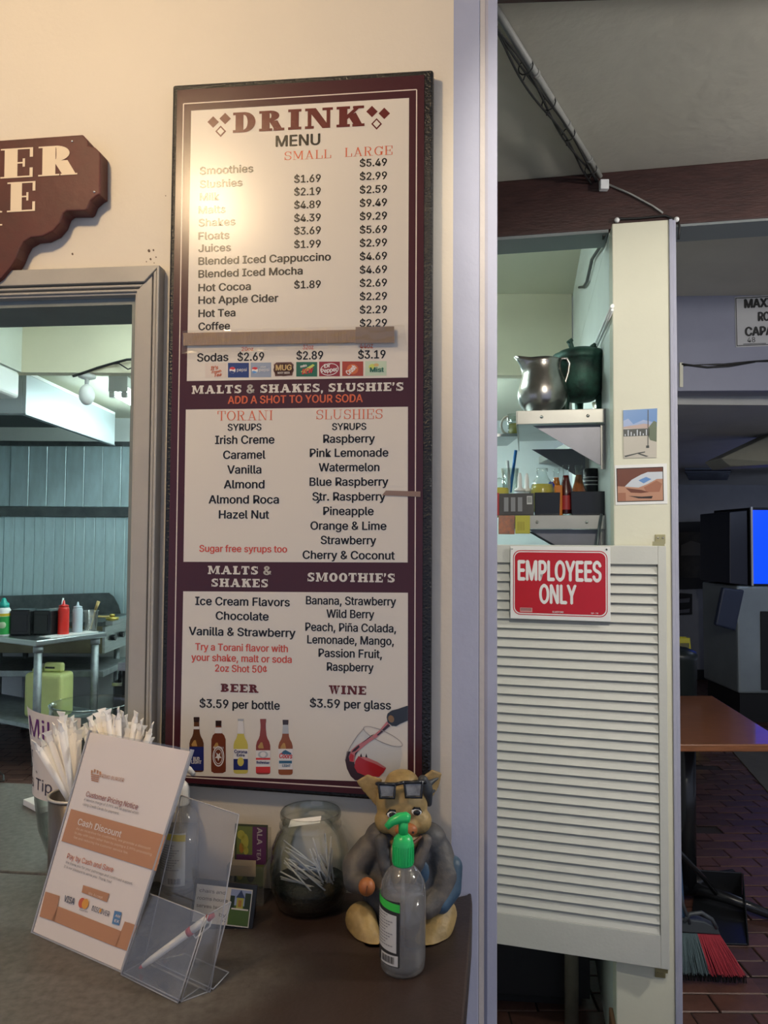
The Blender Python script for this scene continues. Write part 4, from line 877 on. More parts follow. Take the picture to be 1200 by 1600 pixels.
def straw(c, tp_, Yt, grp, lab, i):
    T_ = at(tp_[0], tp_[1], Yt); dd = (T_ - c); h = Vector((dd.x, dd.y, 0)); k = .15 / dd.z
    rim = c + Vector((h.x * .20, h.y * .20, .150)); hr = Vector((rim.x - c.x, rim.y - c.y, 0))
    if hr.length > .030: hr = hr.normalized() * .030
    rim = c + hr + up(.150); dirn = (T_ - rim).normalized()
    bt = rim - dirn * (.140 / dirn.z) ; hb = Vector((bt.x - c.x, bt.y - c.y, 0))
    if hb.length > .027: hb = hb.normalized() * .027
    bt = c + hb + up(.010)
    b = MB(); r = .0046; ang = random.uniform(0, PI)
    sd = dirn.cross(Vector((math.cos(ang), math.sin(ang), .2))).normalized(); th = dirn.cross(sd).normalized()
    b.tube([bt, rim, T_ - dirn * .016], [r, r, r], 8); 
    P1, P2, P3 = T_ - dirn * .016, T_ - dirn * .007, T_
    vs = [P1 + sd * r + th * r * .7, P1 - sd * r + th * r * .7, P1 - sd * r - th * r * .7, P1 + sd * r - th * r * .7, P2 + sd * .0035 + th * .0012, P2 - sd * .0035 + th * .0012, P2 - sd * .0035 - th * .0012, P2 + sd * .0035 - th * .0012, P3 + sd * .0075 + th * .0005, P3 - sd * .0065 + th * .0014, P3 - sd * .0065 - th * .0002, P3 + sd * .0075 - th * .0007]
    b.add(vs, [(0, 1, 5, 4), (1, 2, 6, 5), (2, 3, 7, 6), (3, 0, 4, 7), (4, 5, 9, 8), (5, 6, 10, 9), (6, 7, 11, 10), (7, 4, 8, 11), (8, 9, 10, 11)])
    tag(b.build('wrapped_straw', 'paper'), lab, 'straw', grp)
def nth(i): return '%d%s' % (i + 1, 'th' if 10 <= i % 100 + 1 <= 20 else {1: 'st', 2: 'nd', 3: 'rd'}.get((i + 1) % 10, 'th'))
for i, p in enumerate(sorted(tipsL)): straw(cl, p, 1.10 + .035 * random.random() if p[0] < 100 else 1.16, 'wrapped straws in the brown cup', 'white wrapped straw, %s from the left among those leaning out of the brown cup' % nth(i), i)
for i, p in enumerate(sorted(tipsR)): straw(cr_, p, 1.13 + .05 * random.random(), 'wrapped straws behind the notice', 'white wrapped straw tip rising behind the slanted notice, %s from the left' % nth(i), i)
# folded white box lid on the ledge and a loop of wire
g0 = onz(36, 1258, CZ); g1 = onz(62, 1272, CZ); g2 = onz(64, 1250, CZ)
m_ = MB(); m_.prism([g0, g1, g1 + (g2 - g0) * .9, g2], up(.012)); tag(m_.build('folded_paper', 'whiteplastic', bev=.001), 'small folded white paper on the ledge left of the tip jar', 'paper')
m_ = MB(); m_.tube([onz(-14, 1216, CZ) + up(.004), onz(-2, 1213, CZ) + up(.012), onz(5, 1217, CZ) + up(.008), onz(6, 1222, CZ) + up(.003), onz(-6, 1224, CZ) + up(.003)], .0022, 6); tag(m_.build('wire_loop', 'cable'), 'black wire loop at the far left of the pass-through ledge', 'wire')

# ================================================================== PIG FIGURINE
pc = at(628, 1420, 1.098); pc.z = CZ; k_ = 1.098 / FPX
pig = thing('pig_figurine', 'seated painted pig statue in a grey jacket with dark glasses on its head', 'figurine', pc)
M['pigskin'] = mat('pig_tan_paint', (.42, .29, .11), .5, bump=.45, bscale=70, var=.45, vscale=35)
M['pigjacket'] = mat('pig_grey_jacket', (.12, .105, .09), .55, bump=.5, bscale=60, var=.4, vscale=28, var2=(.045, .05, .058))
M['pigblue'] = mat('pig_blue_patch', (.06, .12, .19), .5, var=.5, vscale=30)
M['pigorange'] = mat('pig_orange_trotter', (.44, .15, .045), .45, var=.35, vscale=40)
M['pigshirt'] = mat('pig_cream_shirt', (.36, .29, .18), .5, var=.3, vscale=40)
M['lens'] = mat('grey_lens', (.25, .26, .27), .15, var=.6, vscale=70, coat=.5)
def G(px, py, y): return Vector((pc.x + (px - 628) * k_, pc.y + y, 1.55 - (py - 845) * k_))
def S_(mb, px, py, y, rx, ry=None, rz=None, rot=None): mb.ball(G(px, py, y), (rx * k_, (ry if ry else rx) * k_, (rz if rz else rx) * k_), 10, rot)
def limb(mb, pts, rs): 
    for (a, b), (ra, rb) in zip(zip(pts, pts[1:]), zip(rs, rs[1:])):
        for t in range(9):
            f = t / 8; mb.ball(a.lerp(b, f), (ra + (rb - ra) * f) * k_, 8)
# torso with jacket, sleeves
m_ = MB(); S_(m_, 630, 1372, .0, 66, 46, 66); S_(m_, 630, 1322, .0, 52, 38, 42); S_(m_, 600, 1300, -.004, 30, 26, 24); S_(m_, 664, 1302, -.002, 32, 26, 24)
limb(m_, [G(578, 1318, -.005), G(557, 1338, -.015), G(556, 1354, -.03)], [22, 21, 17]); limb(m_, [G(556, 1354, -.03), G(572, 1352, -.046)], [17, 14])
limb(m_, [G(682, 1322, -.004), G(691, 1352, -.016), G(684, 1376, -.026)], [24, 24, 21]); limb(m_, [G(684, 1376, -.026), G(662, 1386, -.044)], [21, 16])
remesh('jacket', m_, 'pigjacket', pig, .0022, 5)
m_ = MB(); limb(m_, [G(704, 1340, -.012), G(700, 1368, -.022), G(685, 1384, -.034)], [16, 17, 15]); S_(m_, 656, 1336, -.040, 12, 6, 18); S_(m_, 560, 1358, -.036, 14, 12, 9); S_(m_, 670, 1388, -.040, 16, 10, 10)
remesh('denim_sleeve', m_, 'pigblue', pig, .002, 4)
m_ = MB(); S_(m_, 618, 1340, -.030, 13, 12, 40); S_(m_, 615, 1316, -.030, 12, 12, 16); remesh('shirt', m_, 'pigshirt', pig, .002, 4)
for nm, A_, B_ in (('lapel', (596, 1292), (606, 1358)), ('lapel', (662, 1292), (640, 1350))):
    m_ = MB(); limb(m_, [G(A_[0], A_[1], -.036), G((A_[0] + B_[0]) / 2, (A_[1] + B_[1]) / 2, -.046), G(B_[0], B_[1], -.048)], [10, 9, 4]); remesh(nm, m_, 'pigjacket', pig, .0018, 4)
# head
m_ = MB(); S_(m_, 627, 1246, -.010, 40, 38, 42); S_(m_, 627, 1215, -.008, 26, 26, 18); S_(m_, 604, 1268, -.022, 19, 20, 19); S_(m_, 652, 1268, -.022, 20, 20, 19); S_(m_, 628, 1272, -.034, 24, 16, 18); S_(m_, 633, 1296, -.026, 22, 18, 12); S_(m_, 628, 1300, -.01, 30, 26, 14)
remesh('head', m_, 'pigskin', pig, .002, 4)
m_ = MB(); S_(m_, 636, 1270, -.052, 13, 9, 10); S_(m_, 625, 1271, -.049, 10, 8, 8); remesh('snout', m_, 'pigorange', pig, .0016, 3)
m_ = MB(); limb(m_, [G(628, 1285, -.050), G(642, 1289, -.052), G(654, 1283, -.044)], [2.5, 3.2, 2]); remesh('mouth', m_, ink('pigmouth', (.16, .06, .03), .5), pig, .0009, 1)
for x_ in (631, 642): m_ = MB(); m_.ball(G(x_, 1270, -.0605), .0016, 6); m_.build('nostril', 'blackmatt', pig)
def ear(pts, nm):
    m_ = MB(); cs = [G(x, y, z) for x, y, z in pts]; c_ = sum(cs, Vector()) / len(cs)
    for a in range(len(cs)):
        for f in (0, .25, .5, .75, 1): limb(m_, [cs[a].lerp(cs[(a + 1) % len(cs)], f), c_], [3.2, 4])
    remesh(nm, m_, 'pigskin', pig, .0018, 3)
ear([(594, 1216, 0), (574, 1211, .004), (560, 1220, .006), (570, 1233, .004), (588, 1252, .0)], 'ear')
ear([(660, 1212, 0), (674, 1203, .004), (686, 1208, .006), (682, 1226, .006), (668, 1246, 0)], 'ear')
m_ = MB(); limb(m_, [G(658, 1208, -.022), G(664, 1224, -.018), G(668, 1246, -.012)], [8, 10, 5]); limb(m_, [G(664, 1216, -.018), G(682, 1210, -.006)], [6, 2]); limb(m_, [G(666, 1230, -.016), G(677, 1228, -.008)], [5, 2]); remesh('hair_tuft', m_, ink('pighair', (.04, .045, .05), .5), pig, .0016, 2)
# eyes
for ex, ey, a in ((611.5, 1250.5, -.25), (647.5, 1247, .2)):
    rt = Matrix.Rotation(a, 4, 'Y'); m_ = MB(); m_.ball(G(ex, ey, -.0425), (7.6 * k_, 3.5 * k_, 5.6 * k_), 10, rt); eo = m_.build('eye', 'whiteplastic', pig)
    m_ = MB(); m_.ball(G(ex + .5, ey + .6, -.0448), (5.4 * k_, 2.6 * k_, 4.3 * k_), 10); m_.build('pupil', 'black', eo)
    m_ = MB(); limb(m_, [G(ex - 8, ey + 1, -.041), G(ex - 3, ey - 6, -.044), G(ex + 4, ey - 5.5, -.044), G(ex + 8, ey + 1, -.041)], [1.2, 1.6, 1.6, 1]); m_.build('eyelid', 'black', pig)
# glasses pushed up on the forehead
gl = None; m_ = MB()
lens = []
for x0, x1, y0, y1 in ((591, 616, 1206, 1225), (629, 656, 1204, 1224)):
    y_ = -.0435; q_ = [G(x0, y0, y_), G(x1, y0 + (1 if x0 < 600 else -1), y_), G(x1 - 2, y1, y_ - .004), G(x0 + 3, y1, y_ - .004)]
    lens.append(q_)
    m_.tube(q_ + [q_[0], q_[1]], 2.8 * k_, 8, True)
m_.tube([lens[0][1], lens[1][0]], 2.8 * k_, 8); m_.tube([lens[1][1], G(663, 1212, -.02), G(665, 1220, .0)], 2.8 * k_, 8); m_.tube([lens[0][0], G(588, 1214, -.02), G(590, 1222, .0)], 2.6 * k_, 8)
gl = m_.build('sunglasses', 'black', pig)
for q_ in lens: m_ = MB(); m_.prism(q_, (0, .001, 0)); m_.build('lens', 'lens', gl)
# trotters and legs
m_ = MB(); S_(m_, 575, 1350, -.056, 12.5, 12, 13); remesh('hand', m_, 'pigorange', pig, .0016, 2)
m_ = MB(); limb(m_, [G(574, 1354, -.068), G(576, 1343, -.069)], [1, 1]); m_.build('hand_crease', ink('pigcrease', (.16, .05, .015), .5), pig)
m_ = MB(); limb(m_, [G(566, 1412, -.026), G(575, 1424, -.046), G(590, 1436, -.066)], [24, 20, 14]); remesh('leg', m_, 'pigskin', pig, .002, 4)
m_ = MB(); limb(m_, [G(684, 1408, -.018), G(676, 1424, -.040), G(664, 1432, -.056), G(650, 1440, -.068)], [27, 24, 20, 14]); remesh('leg', m_, 'pigskin', pig, .002, 4)
m_ = MB(); S_(m_, 584, 1446, -.068, 12, 11, 13); remesh('trotter', m_, 'pigorange', pig, .0016, 2)
m_ = MB(); S_(m_, 641, 1450, -.070, 12, 11, 12); remesh('trotter', m_, 'pigorange', pig, .0016, 2)

# ================================================================== KITCHEN
# hood along the left wall
m_ = MB(); hx = -2.08; m_.prism([(-3.43, 4.262, 2.27), (hx, 4.262, 2.27), (hx, 5.66, 2.27), (-3.43, 5.66, 2.27)], (0, 0, .012))
m_.box(hx - .02, hx, 4.262, 5.76, 2.282, 2.50); m_.box(-3.43, hx - .021, 4.262, 4.28, 2.2825, 2.50)
hood = thing('range_hood', 'white enamelled exhaust hood over the griddle seen through the pass', 'hood', (-2.5, 5.0, 2.27))
m_ = MB(); m_.box(hx - .02, hx, 4.262, 5.68, 2.27, 2.50); m_.box(-3.43, hx - .0205, 4.262, 4.282, 2.27, 2.50); m_.build('skirt', ink('hoodsteel', (.44, .50, .52), .45, .2), hood, bev=.002)
m_ = MB(); m_.box(-3.43, hx - .021, 4.283, 5.68, 2.40, 2.41); m_.build('dark_filter_bay', 'blackmatt', hood)
m_ = MB(); m_.box(-3.43, hx, 4.262, 5.68, 2.5005, 2.52); m_.build('top', 'white', hood)
m_ = MB(); m_.box(hx - .03, hx + .004, 4.258, 5.68, 2.262, 2.2695); m_.box(-3.43, hx - .0305, 4.258, 4.29, 2.262, 2.2695); m_.build('lip', 'steeldull', hood)
m_ = MB(); m_.box(-2.9, -1.985, 3.25, 3.995, 2.30, 2.4495); tag(m_.build('air_duct', 'white', bev=.02, seg=3), 'white rounded box duct left of the exhaust hood', 'duct')
# fluorescent fixture
def tubes(label, x, y0, y1, z=2.56):
    t = thing('fluorescent_fixture', label, 'lamp', (x, y0, z - .001))
    m_ = MB(); m_.box(x - .055, x + .055, y0, y1, z - .07, z - .001); m_.box(x - .06, x + .06, y0 - .012, y0, z - .10, z - .001); m_.box(x - .055, x - .02, y0 - .01, y0 + .02, z - .135, z - .10); m_.box(x + .02, x + .055, y0 - .01, y0 + .02, z - .135, z - .10); m_.build('housing', 'white', t, bev=.004)
    for s_ in (-.037, .037): m_ = MB(); m_.tube([(x + s_, y0 + .022, z - .105), (x + s_, y1 - .01, z - .105)], .016, 12); m_.build('tube', 'tube', t)
tubes('two tube fluorescent fixture glowing under the kitchen ceiling past the hood', -1.66, 4.58, 5.72)
tubes('fluorescent fixture lighting the kitchen behind the drink menu', -.2, 4.4, 5.6)
tubes('fluorescent fixture on the near kitchen ceiling behind the shelves', .35, 4.3, 5.5)
tubes('fluorescent fixture over the griddle hidden by the menu wall', -.9, 2.6, 3.8, 2.9)
tubes('unseen short fluorescent fixture added on the high kitchen ceiling behind the menu wall', -.45, 2.9, 3.4, 2.9)  # unseen fixture, added to brighten the header and shelf goods
# flood lamp and cord under the header
lp = at(129, 588, 3.98)
fl = thing('flood_lamp', 'small white flood lamp hanging under the pale green header', 'lamp', lp)
m_ = MB(); m_.lathe([(.040, .0), (.046, .006), (.046, .016), (.038, .030), (.020, .034)], lp - up(.036), 24, mtx=Matrix.Rotation(PI, 4, 'X')); m_.build('base', 'white', fl)
z0 = 2.4495
m_ = MB(); m_.lathe([(.046, z0), (.046, z0 - .018), (.030, z0 - .026), (.012, z0 - .028), (.012, z0 - .065)], (lp.x, 4.04, 0), 24); fl.children[0].data = m_.build('tmp', 'white', fl).data
bpy.data.objects.remove([o for o in fl.children if o.name.startswith('tmp')][0])
m_ = MB(); m_.ball((lp.x + .005, 4.03, z0 - .115), (.042, .042, .058), 12); m_.build('bulb', 'whiteplastic', fl)
m_ = MB(); m_.tube([at(114, 588, 3.99), at(132, 582, 3.985), at(152, 575, 3.98), at(172, 569, 3.98), at(198, 562, 3.97), at(212, 561, 3.97)], .007, 6); m_.tube([at(172, 569, 3.98), at(186, 568, 3.975), at(200, 577, 3.97), at(212, 573, 3.97)], .004, 5)
tag(m_.build('power_cord', 'cable'), 'black power cord running along the header to the flood lamp', 'cord')

# griddle line: front faces right, side splash guards
gx0, gx1, gy0, gy1, gz = -3.3, -2.07, 5.48, 6.12, .93
gr = thing('griddle', 'stainless flat top griddle with dark splash guards behind the work table', 'griddle', (-2.4, 5.4, .0))
m_ = MB(); m_.box(gx0, gx1, gy0, gy1, .70, .90); m_.build('body', ink('griddleside', (.17, .15, .09), .4, metal=.4, var=.3, vscale=6), gr, bev=.004)
m_ = MB(); m_.box(gx1 + .001, gx1 + .02, gy0, gy1, .70, .895); m_.build('control_panel', 'steel', gr, bev=.003)
m_ = MB(); m_.box(gx0, gx1, gy0, gy1, .9005, gz); m_.build('cooking_plate', 'darksteel', gr)
m_ = MB(); m_.box(gx1 + .0205, gx1 + .075, gy0, gy1, .905, .94); m_.build('grease_rail', 'steel', gr, bev=.004)
gp = [(gx0, gz + .001), (-2.16, gz + .001), (-2.18, 1.0), (-2.22, 1.07), (-2.26, 1.10), (-3.1, 1.07), (gx0, 1.07)]
m_ = MB(); m_.prism([(x, 6.105, z) for x, z in gp], (0, .012, 0)); m_.build('splash_guard', 'darksteel', gr)
for i, (y_) in enumerate((5.62, 5.80, 5.98)):
    m_ = MB(); m_.tube([(gx1 + .021, y_, .80), (gx1 + .05, y_, .80)], .022, 14); kb = m_.build('knob', 'black', gr)
for y_ in (5.56, 6.04):
    for x_ in (-2.9, -2.16): m_ = MB(); m_.tube([(x_, y_, 0.0005), (x_, y_, .699)], .022, 10); m_.build('leg', 'steeldull', gr)
m_ = MB(); m_.box(gx0, gx1 + .02, gy0 - .02, gy1, .53, .575); m_.build('lower_shelf', 'steeldull', gr, bev=.003)
m_ = MB(); m_.box(-2.02, -1.45, 5.60, 6.15, .001, .44); ov = m_.build('oven', ink('ovensteel', (.10, .115, .13), .35, .5), bev=.01); tag(ov, 'dark steel oven cabinet with bright lid edge right of the yellow jug', 'oven')
m_ = MB(); m_.box(-2.03, -1.45, 5.58, 6.15, .441, .47); m_.build('lid', 'chrome', ov, bev=.003)
m_ = MB(); m_.box(-1.86, -1.42, 5.22, 5.56, .62, .68); tag(m_.build('steel_tray', 'steel', bev=.003), 'bright steel tray edge at the right under the griddle knobs', 'tray')
m_ = MB()
m_.box(-1.84, -1.79, 5.26, 5.50, .0005, .619); m_.box(-1.50, -1.45, 5.26, 5.50, .0005, .619); m_.box(-1.789, -1.501, 5.26, 5.30, .3, .34); tag(m_.build('tray_stand', 'blackmatt'), 'black stand under the steel tray', 'stand')
for i, (x_, y_, z_, r_) in enumerate(((-1.98, 5.66, .63, .03), (-1.90, 5.76, .63, .035), (-1.96, 5.88, .63, .03))):
    m_ = MB(); m_.lathe([(r_, .4705), (r_, .52), (r_ * .7, .55)], (x_, y_, 0), 14); tag(m_.build('burner_cap', 'black'), ('black burner cap nearest on the dark oven lid', 'black burner cap in the middle on the dark oven lid', 'black burner cap farthest on the dark oven lid')[i], 'burner')

# work table turned to the room
tc = onz(57, 1001, .885); ta = Vector((-.87, .49, 0)).normalized(); tb_ = Vector((.49, .87, 0)).normalized()
def TB(a, b, z): return Vector((tc.x, tc.y, 0)) + ta * a + tb_ * b + up(z)
wt = thing('work_table', 'stainless steel work table with round legs and lower shelf', 'table', TB(.4, .3, 0))
def tprism(a0, a1, b0, b1, z0, z1, n_, m, par, bev=0): m_ = MB(); m_.prism([TB(a0, b0, z0), TB(a1, b0, z0), TB(a1, b1, z0), TB(a0, b1, z0)], up(z1 - z0)); return m_.build(n_, m, par, bev=bev)
tprism(0, 1.2, 0, .56, .845, .885, 'tabletop', 'steel', wt, .008)
tprism(.03, 1.17, .03, .53, .30, .33, 'lower_shelf', 'steeldull', wt, .004)
for a_, b_ in ((.05, .05), (.05, .50), (1.15, .05), (1.15, .50)):
    m_ = MB(); m_.tube([TB(a_, b_, .07), TB(a_, b_, .844)], .026, 14); m_.tube([TB(a_, b_, .0005), TB(a_, b_, .07)], .018, 12); m_.tube([TB(a_, b_, .80), TB(a_, b_, .844)], .032, 14); m_.build('leg', 'steeldull', wt)
# yellow jug on the lower shelf
jp = TB(.20, .25, .3305); 
M['jugy'] = mat('yellow_oil_plastic', (.70, .74, .30), .35, sss=0, var=.12, vscale=6); M['juglow'] = mat('deep_yellow_oil', (.60, .48, .03), .35)
jg = thing('oil_jug', 'large translucent yellow oil jug with white cap under the work table', 'jug', jp)
rt = Matrix.Translation(jp) @ Matrix.Rotation(R(-8), 4, 'Z')
def jb(x0, x1, y0, y1, z0, z1, n_, m, bev): m_ = MB(); m_.box(x0, x1, y0, y1, z0, z1, rt); return m_.build(n_, m, jg, bev=bev, seg=4)
jb(-.14, .14, -.082, .082, 0, .30, 'body', 'jugy', .03)
jb(-.115, -.05, -.03, .03, .295, .325, 'neck', 'jugy', .012); jb(-.035, .105, -.022, .022, .30, .365, 'handle', 'jugy', .018); jb(-.02, .05, -.024, -.021, .325, .337, 'handle_slot', 'black', .0)
m_ = MB(); m_.tube([rt @ Vector((-.08, 0, .325)), rt @ Vector((-.08, 0, .352))], .030, 18); m_.build('cap', 'whiteplastic', jg)

# things on the work table (top z .885)
TZ = .8855
def squeeze(px, py, Y, hh, r, m, label, tipm=None):
    c = at(px, py, Y); c.z = TZ
    t = thing('squeeze_bottle', label, 'bottle', c)
    m_ = MB(); m_.lathe([(r * .96, 0), (r, .006), (r, hh * .74), (r * .86, hh * .80), (r * .8, hh * .81)], c, 24); m_.build('body', m, t)
    m_ = MB(); m_.lathe([(r * .86, hh * .811), (r * .86, hh * .85), (r * .30, hh * .88), (r * .14, hh)], c, 20); m_.build('nozzle_cap', tipm or m, t)
ink('ketchupred', (.58, .018, .012), .3); ink('milkyblue', (.50, .58, .64), .4); ink('teal', (.02, .36, .30), .35); ink('botgreen', (.03, .34, .07), .35)
squeeze(99, 980, 5.12, .235, .037, 'ketchupred', 'red ketchup squeeze bottle on the work table')
squeeze(121, 980, 5.22, .215, .034, 'milkyblue', 'translucent pale blue squeeze bottle right of the red one')
c = at(5, 980, 5.04); c.z = TZ
t = thing('cleanser_bottle', 'green and white cleanser bottle with teal cap at the left edge', 'bottle', c)
m_ = MB(); m_.lathe([(.043, 0), (.046, .006), (.046, .17), (.036, .19)], c, 24); bo = m_.build('body', 'whiteplastic', t)
m_ = MB(); m_.lathe([(.0465, .012), (.0465, .132)], c, 24, close=False); m_.build('label', 'botgreen', t)
m_ = MB(); m_.lathe([(.0468, .134), (.0468, .152)], c, 24, close=False); m_.build('yellow_band', ink('bandye', (.62, .45, .03), .4), t)
m_ = MB(); m_.ball(c + Vector((.005, -.032, .075)), (.030, .018, .032), 10); m_.build('label_emblem', ink('emblem', (.45, .55, .35), .4), t)
m_ = MB(); m_.lathe([(.036, .1905), (.036, .215), (.018, .232), (.015, .245), (.008, .255)], c, 20); m_.build('cap', 'teal', t)
def crate(px0, px1, Y, z1, label, rot):
    a, b = at(px0, 985, Y), at(px1, 985, Y + .02); w_ = (b - a).length
    c = (a + b) / 2; c.z = TZ; mt = Matrix.Translation(c) @ Matrix.Rotation(rot, 4, 'Z')
    t = thing('napkin_dispenser', label, 'dispenser', c)
    m_ = MB(); m_.box(-w_ / 2, w_ / 2, 0, .13, 0, z1, mt); m_.build('housing', 'black', t, bev=.012, seg=3)
    m_ = MB(); m_.box(-w_ * .36, w_ * .36, -.004, -.0005, .03, z1 - .03, mt); m_.build('face_plate', 'black', t, bev=.003)
crate(14, 47, 5.02, .175, 'glossy black napkin dispenser nearest the cleanser bottle', R(4)); crate(48, 80, 5.04, .17, 'glossy black napkin dispenser left of the clear tub', R(-8))
def tub(px, Y, r, h, label):
    c = at(px, 975, Y); c.z = TZ; t = thing('plastic_tub', label, 'tub', c)
    m_ = MB(); m_.lathe([(.001, .003), (r * .82, 0), (r, h), (r * 1.08, h), (r * 1.08, h + .006), (r * .95, h + .005), (r * .78, .006), (.001, .006)], c, 24, close=False); m_.build('body', M['plasticclear'], t); return c
ta_ = tub(90, 5.30, .055, .155, 'clear plastic tub behind the red squeeze bottle'); tb2 = tub(142, 5.33, .05, .14, 'clear plastic tub with a wooden spatula at the table end')
ink('spat', (.50, .36, .14), .5)
m_ = MB(); m_.tube([tb2 + up(.012), tb2 + Vector((.03, 0, .15))], .006, 8); m_.tube([tb2 + Vector((.03, 0, .15)), tb2 + Vector((.052, 0, .21))], [.010, .013], 8); tag(m_.build('wooden_spatula', 'spat'), 'wooden spatula handle standing in the clear tub', 'spatula')
m_ = MB(); m_.tube([ta_ + Vector((.01, 0, .012)), ta_ + Vector((.04, -.01, .235))], .007, 8); tag(m_.build('plastic_spoon', 'whiteplastic'), 'white spoon handle standing behind the red squeeze bottle', 'spoon')
c = at(150, 965, 5.04); 
m_ = MB(); m_.lathe([(.045, .941), (.048, .96), (.02, .965)], (-2.02, 5.54, 0), 20); m_.tube([(-2.02, 5.54, .9655), (-2.02, 5.54, .985)], .02, 12); tag(m_.build('brass_pot', ink('brass', (.42, .33, .08), .35, .7)), 'small brass coloured pot on the corner of the griddle rail', 'pot')
m_ = MB(); m_.prism([Vector((-2.3, 5.8, gz + .0005)), Vector((-2.12, 5.8, gz + .0005)), Vector((-2.12, 5.86, gz + .0005)), Vector((-2.3, 5.86, gz + .0005))], up(.01)); tag(m_.build('griddle_scraper', 'spat', bev=.003), 'wood handled scraper lying on the griddle plate', 'scraper')
m_ = MB(); m_.prism([TB(.02, .12, TZ), TB(.14, .12, TZ), TB(.14, .5, TZ), TB(.02, .5, TZ)], up(.004))
tag(m_.build('paper_liner', 'whiteplastic'), 'white paper liner under the squeeze bottles', 'paper')

# ================================================================== SHELVES BEHIND THE STAFF DOOR (wall frame Q: a left of post is negative)
def shelf(z, b0, b1, a0, label):
    t = thing('wall_shelf', label, 'shelf', Q((a0) / 2, (b0 + b1) / 2, z))
    def qb(a0_, a1_, b0_, b1_, z0, z1, n_, m, par=t, bev=0): m_ = MB(); qbox(m_, a0_, a1_, b0_, b1_, z0, z1); return m_.build(n_, m, par, bev=bev)
    qb(a0, -.001, b0, b1, z - .003, z, 'board', 'steel'); qb(a0, -.001, b0 - .003, b0 - .0005, z - .044, z, 'end_lip', 'bracket', t, .0012)
    qb(a0 - .003, a0 - .0005, b0, b1, z - .044, z, 'front_lip', 'bracket')
    for f in (.72, .20):
        p = Q(a0 * f, b0 - .003, z - .022); m_ = MB(); m_.ball(p, .0055, 8); m_.build('bolt', 'chrome', t)
    for bq in (b0 + .03, b1 - .05):
        m_ = MB(); m_.prism([Q(a0 * .82, bq, z - .0445), Q(-.0015, bq, z - .0445), Q(-.0015, bq, z - .185)], RB * .003); m_.build('bracket', 'gusset', t)
        m_ = MB(); m_.prism([Q(-.014, bq - .012, z - .19), Q(-.001, bq - .012, z - .19), Q(-.001, bq - .0005, z - .19), Q(-.014, bq - .0005, z - .19)], up(.145)); m_.build('bracket_flange', 'bracket', t)
zU = at(880, 641, 2.36).z; 
def bfor(Y): return (Y - P0.y)
aU = (onplane(808, 650, Q(0, .20, 0), RN) - Q(0, .20, 0)).dot(RE)
shelf(zU, .20, .92, aU, 'upper stainless wall shelf carrying the pitcher and green cauldron')
zL = at(880, 805, 2.36).z
aL = aU - .02
shelf(zL, .22, .95, aL, 'lower stainless wall shelf with bottles and black bins')
def OnQ(px, z, b):      # point on shelf height z, at depth b of the frame, under pixel column px
    p = onplane(px, 700, Q(0, b, 0), RN); return Vector((p.x, p.y, z))
# metal pitcher
pc_ = OnQ(848, zU + .0005, .28); s_ = pc_.y / FPX
pt_ = thing('metal_pitcher', 'round bellied brushed metal water pitcher on the upper shelf', 'pitcher', pc_)
M['pewter'] = mat('worn_pewter', (.50, .47, .44), .27, 1.0, bump=.06, bscale=40, var=.25, vscale=14)
def px_(r): return r * s_
pr_ = [(25, 0), (26, 3), (27, 5), (33, 11), (37, 19), (38.5, 29), (37.8, 39), (35.5, 49), (32.5, 58), (29.8, 66), (28.4, 73), (28.6, 79), (30, 85), (28.4, 85), (27, 79), (27, 73), (31, 57), (36, 38), (34, 16), (4, 8), (.1, 8)]
m_ = MB(); n_ = 40; vs = []
for r_, z_ in pr_:
    for k in range(n_):
        a = 2 * PI * k / n_; q_ = max(0, math.cos(a - R(184))) ** 10; f = max(0, (z_ - 62) / 24)
        rr = r_ * (1 + .55 * q_ * f); zz = z_ + 6 * q_ * f - 4 * f * (1 - q_) * 0
        vs.append(pc_ + Vector((math.cos(a) * px_(rr), math.sin(a) * px_(rr), px_(zz))))
m_.add(vs, [(i * n_ + k, i * n_ + (k + 1) % n_, (i + 1) * n_ + (k + 1) % n_, (i + 1) * n_ + k) for i in range(len(pr_) - 1) for k in range(n_)], True); m_.build('body', 'pewter', pt_)
m_ = MB(); m_.tube([pc_ + Vector((px_(a), -.004, px_(b))) for a, b in ((20, 80), (30, 88), (38, 88), (42, 80), (40, 66), (35, 50), (33, 36), (34, 26))], [.006, .0065, .0065, .006, .0055, .005, .005, .004], 10); m_.build('handle', 'pewter', pt_)
# green tripod cauldron
kc_ = OnQ(908, zU + .0005, .37); s_ = kc_.y / FPX
kd = thing('bronze_cauldron', 'dark green patinated bronze cauldron on legs with upright lugs', 'cauldron', kc_)
M['patina'] = mat('green_bronze_patina', (.035, .115, .085), .55, .35, bump=.4, bscale=70, var=.9, vscale=16, var2=(.018, .030, .026))
m_ = MB(); m_.lathe([(px_(r_), px_(z_)) for r_, z_ in [(.1, 24), (18, 26), (30, 32), (37, 42), (39.5, 54), (40, 70), (39.5, 86), (42.5, 88), (43.5, 90), (43, 99), (39, 100), (38, 92), (38, 80), (37, 56), (30, 40), (.1, 34)]], kc_, 36, close=False); m_.build('bowl', 'patina', kd)
m_ = MB(); m_.lathe([(px_(r_), px_(z_)) for r_, z_ in [(38, 100.2), (34, 104), (22, 108), (8, 110), (.1, 110)]], kc_, 30, close=False); m_.build('lid', 'patina', kd)
for k, (a, b) in enumerate(((-27, -10), (26, -14), (4, 26))): m_ = MB(); m_.tube([kc_ + Vector((px_(a * 1.0), px_(b), px_(34))), kc_ + Vector((px_(a), px_(b), px_(14))), kc_ + Vector((px_(a * 1.02), px_(b), 0.0003))], [px_(7.5), px_(6), px_(7)], 10); m_.build('leg', 'patina', kd)
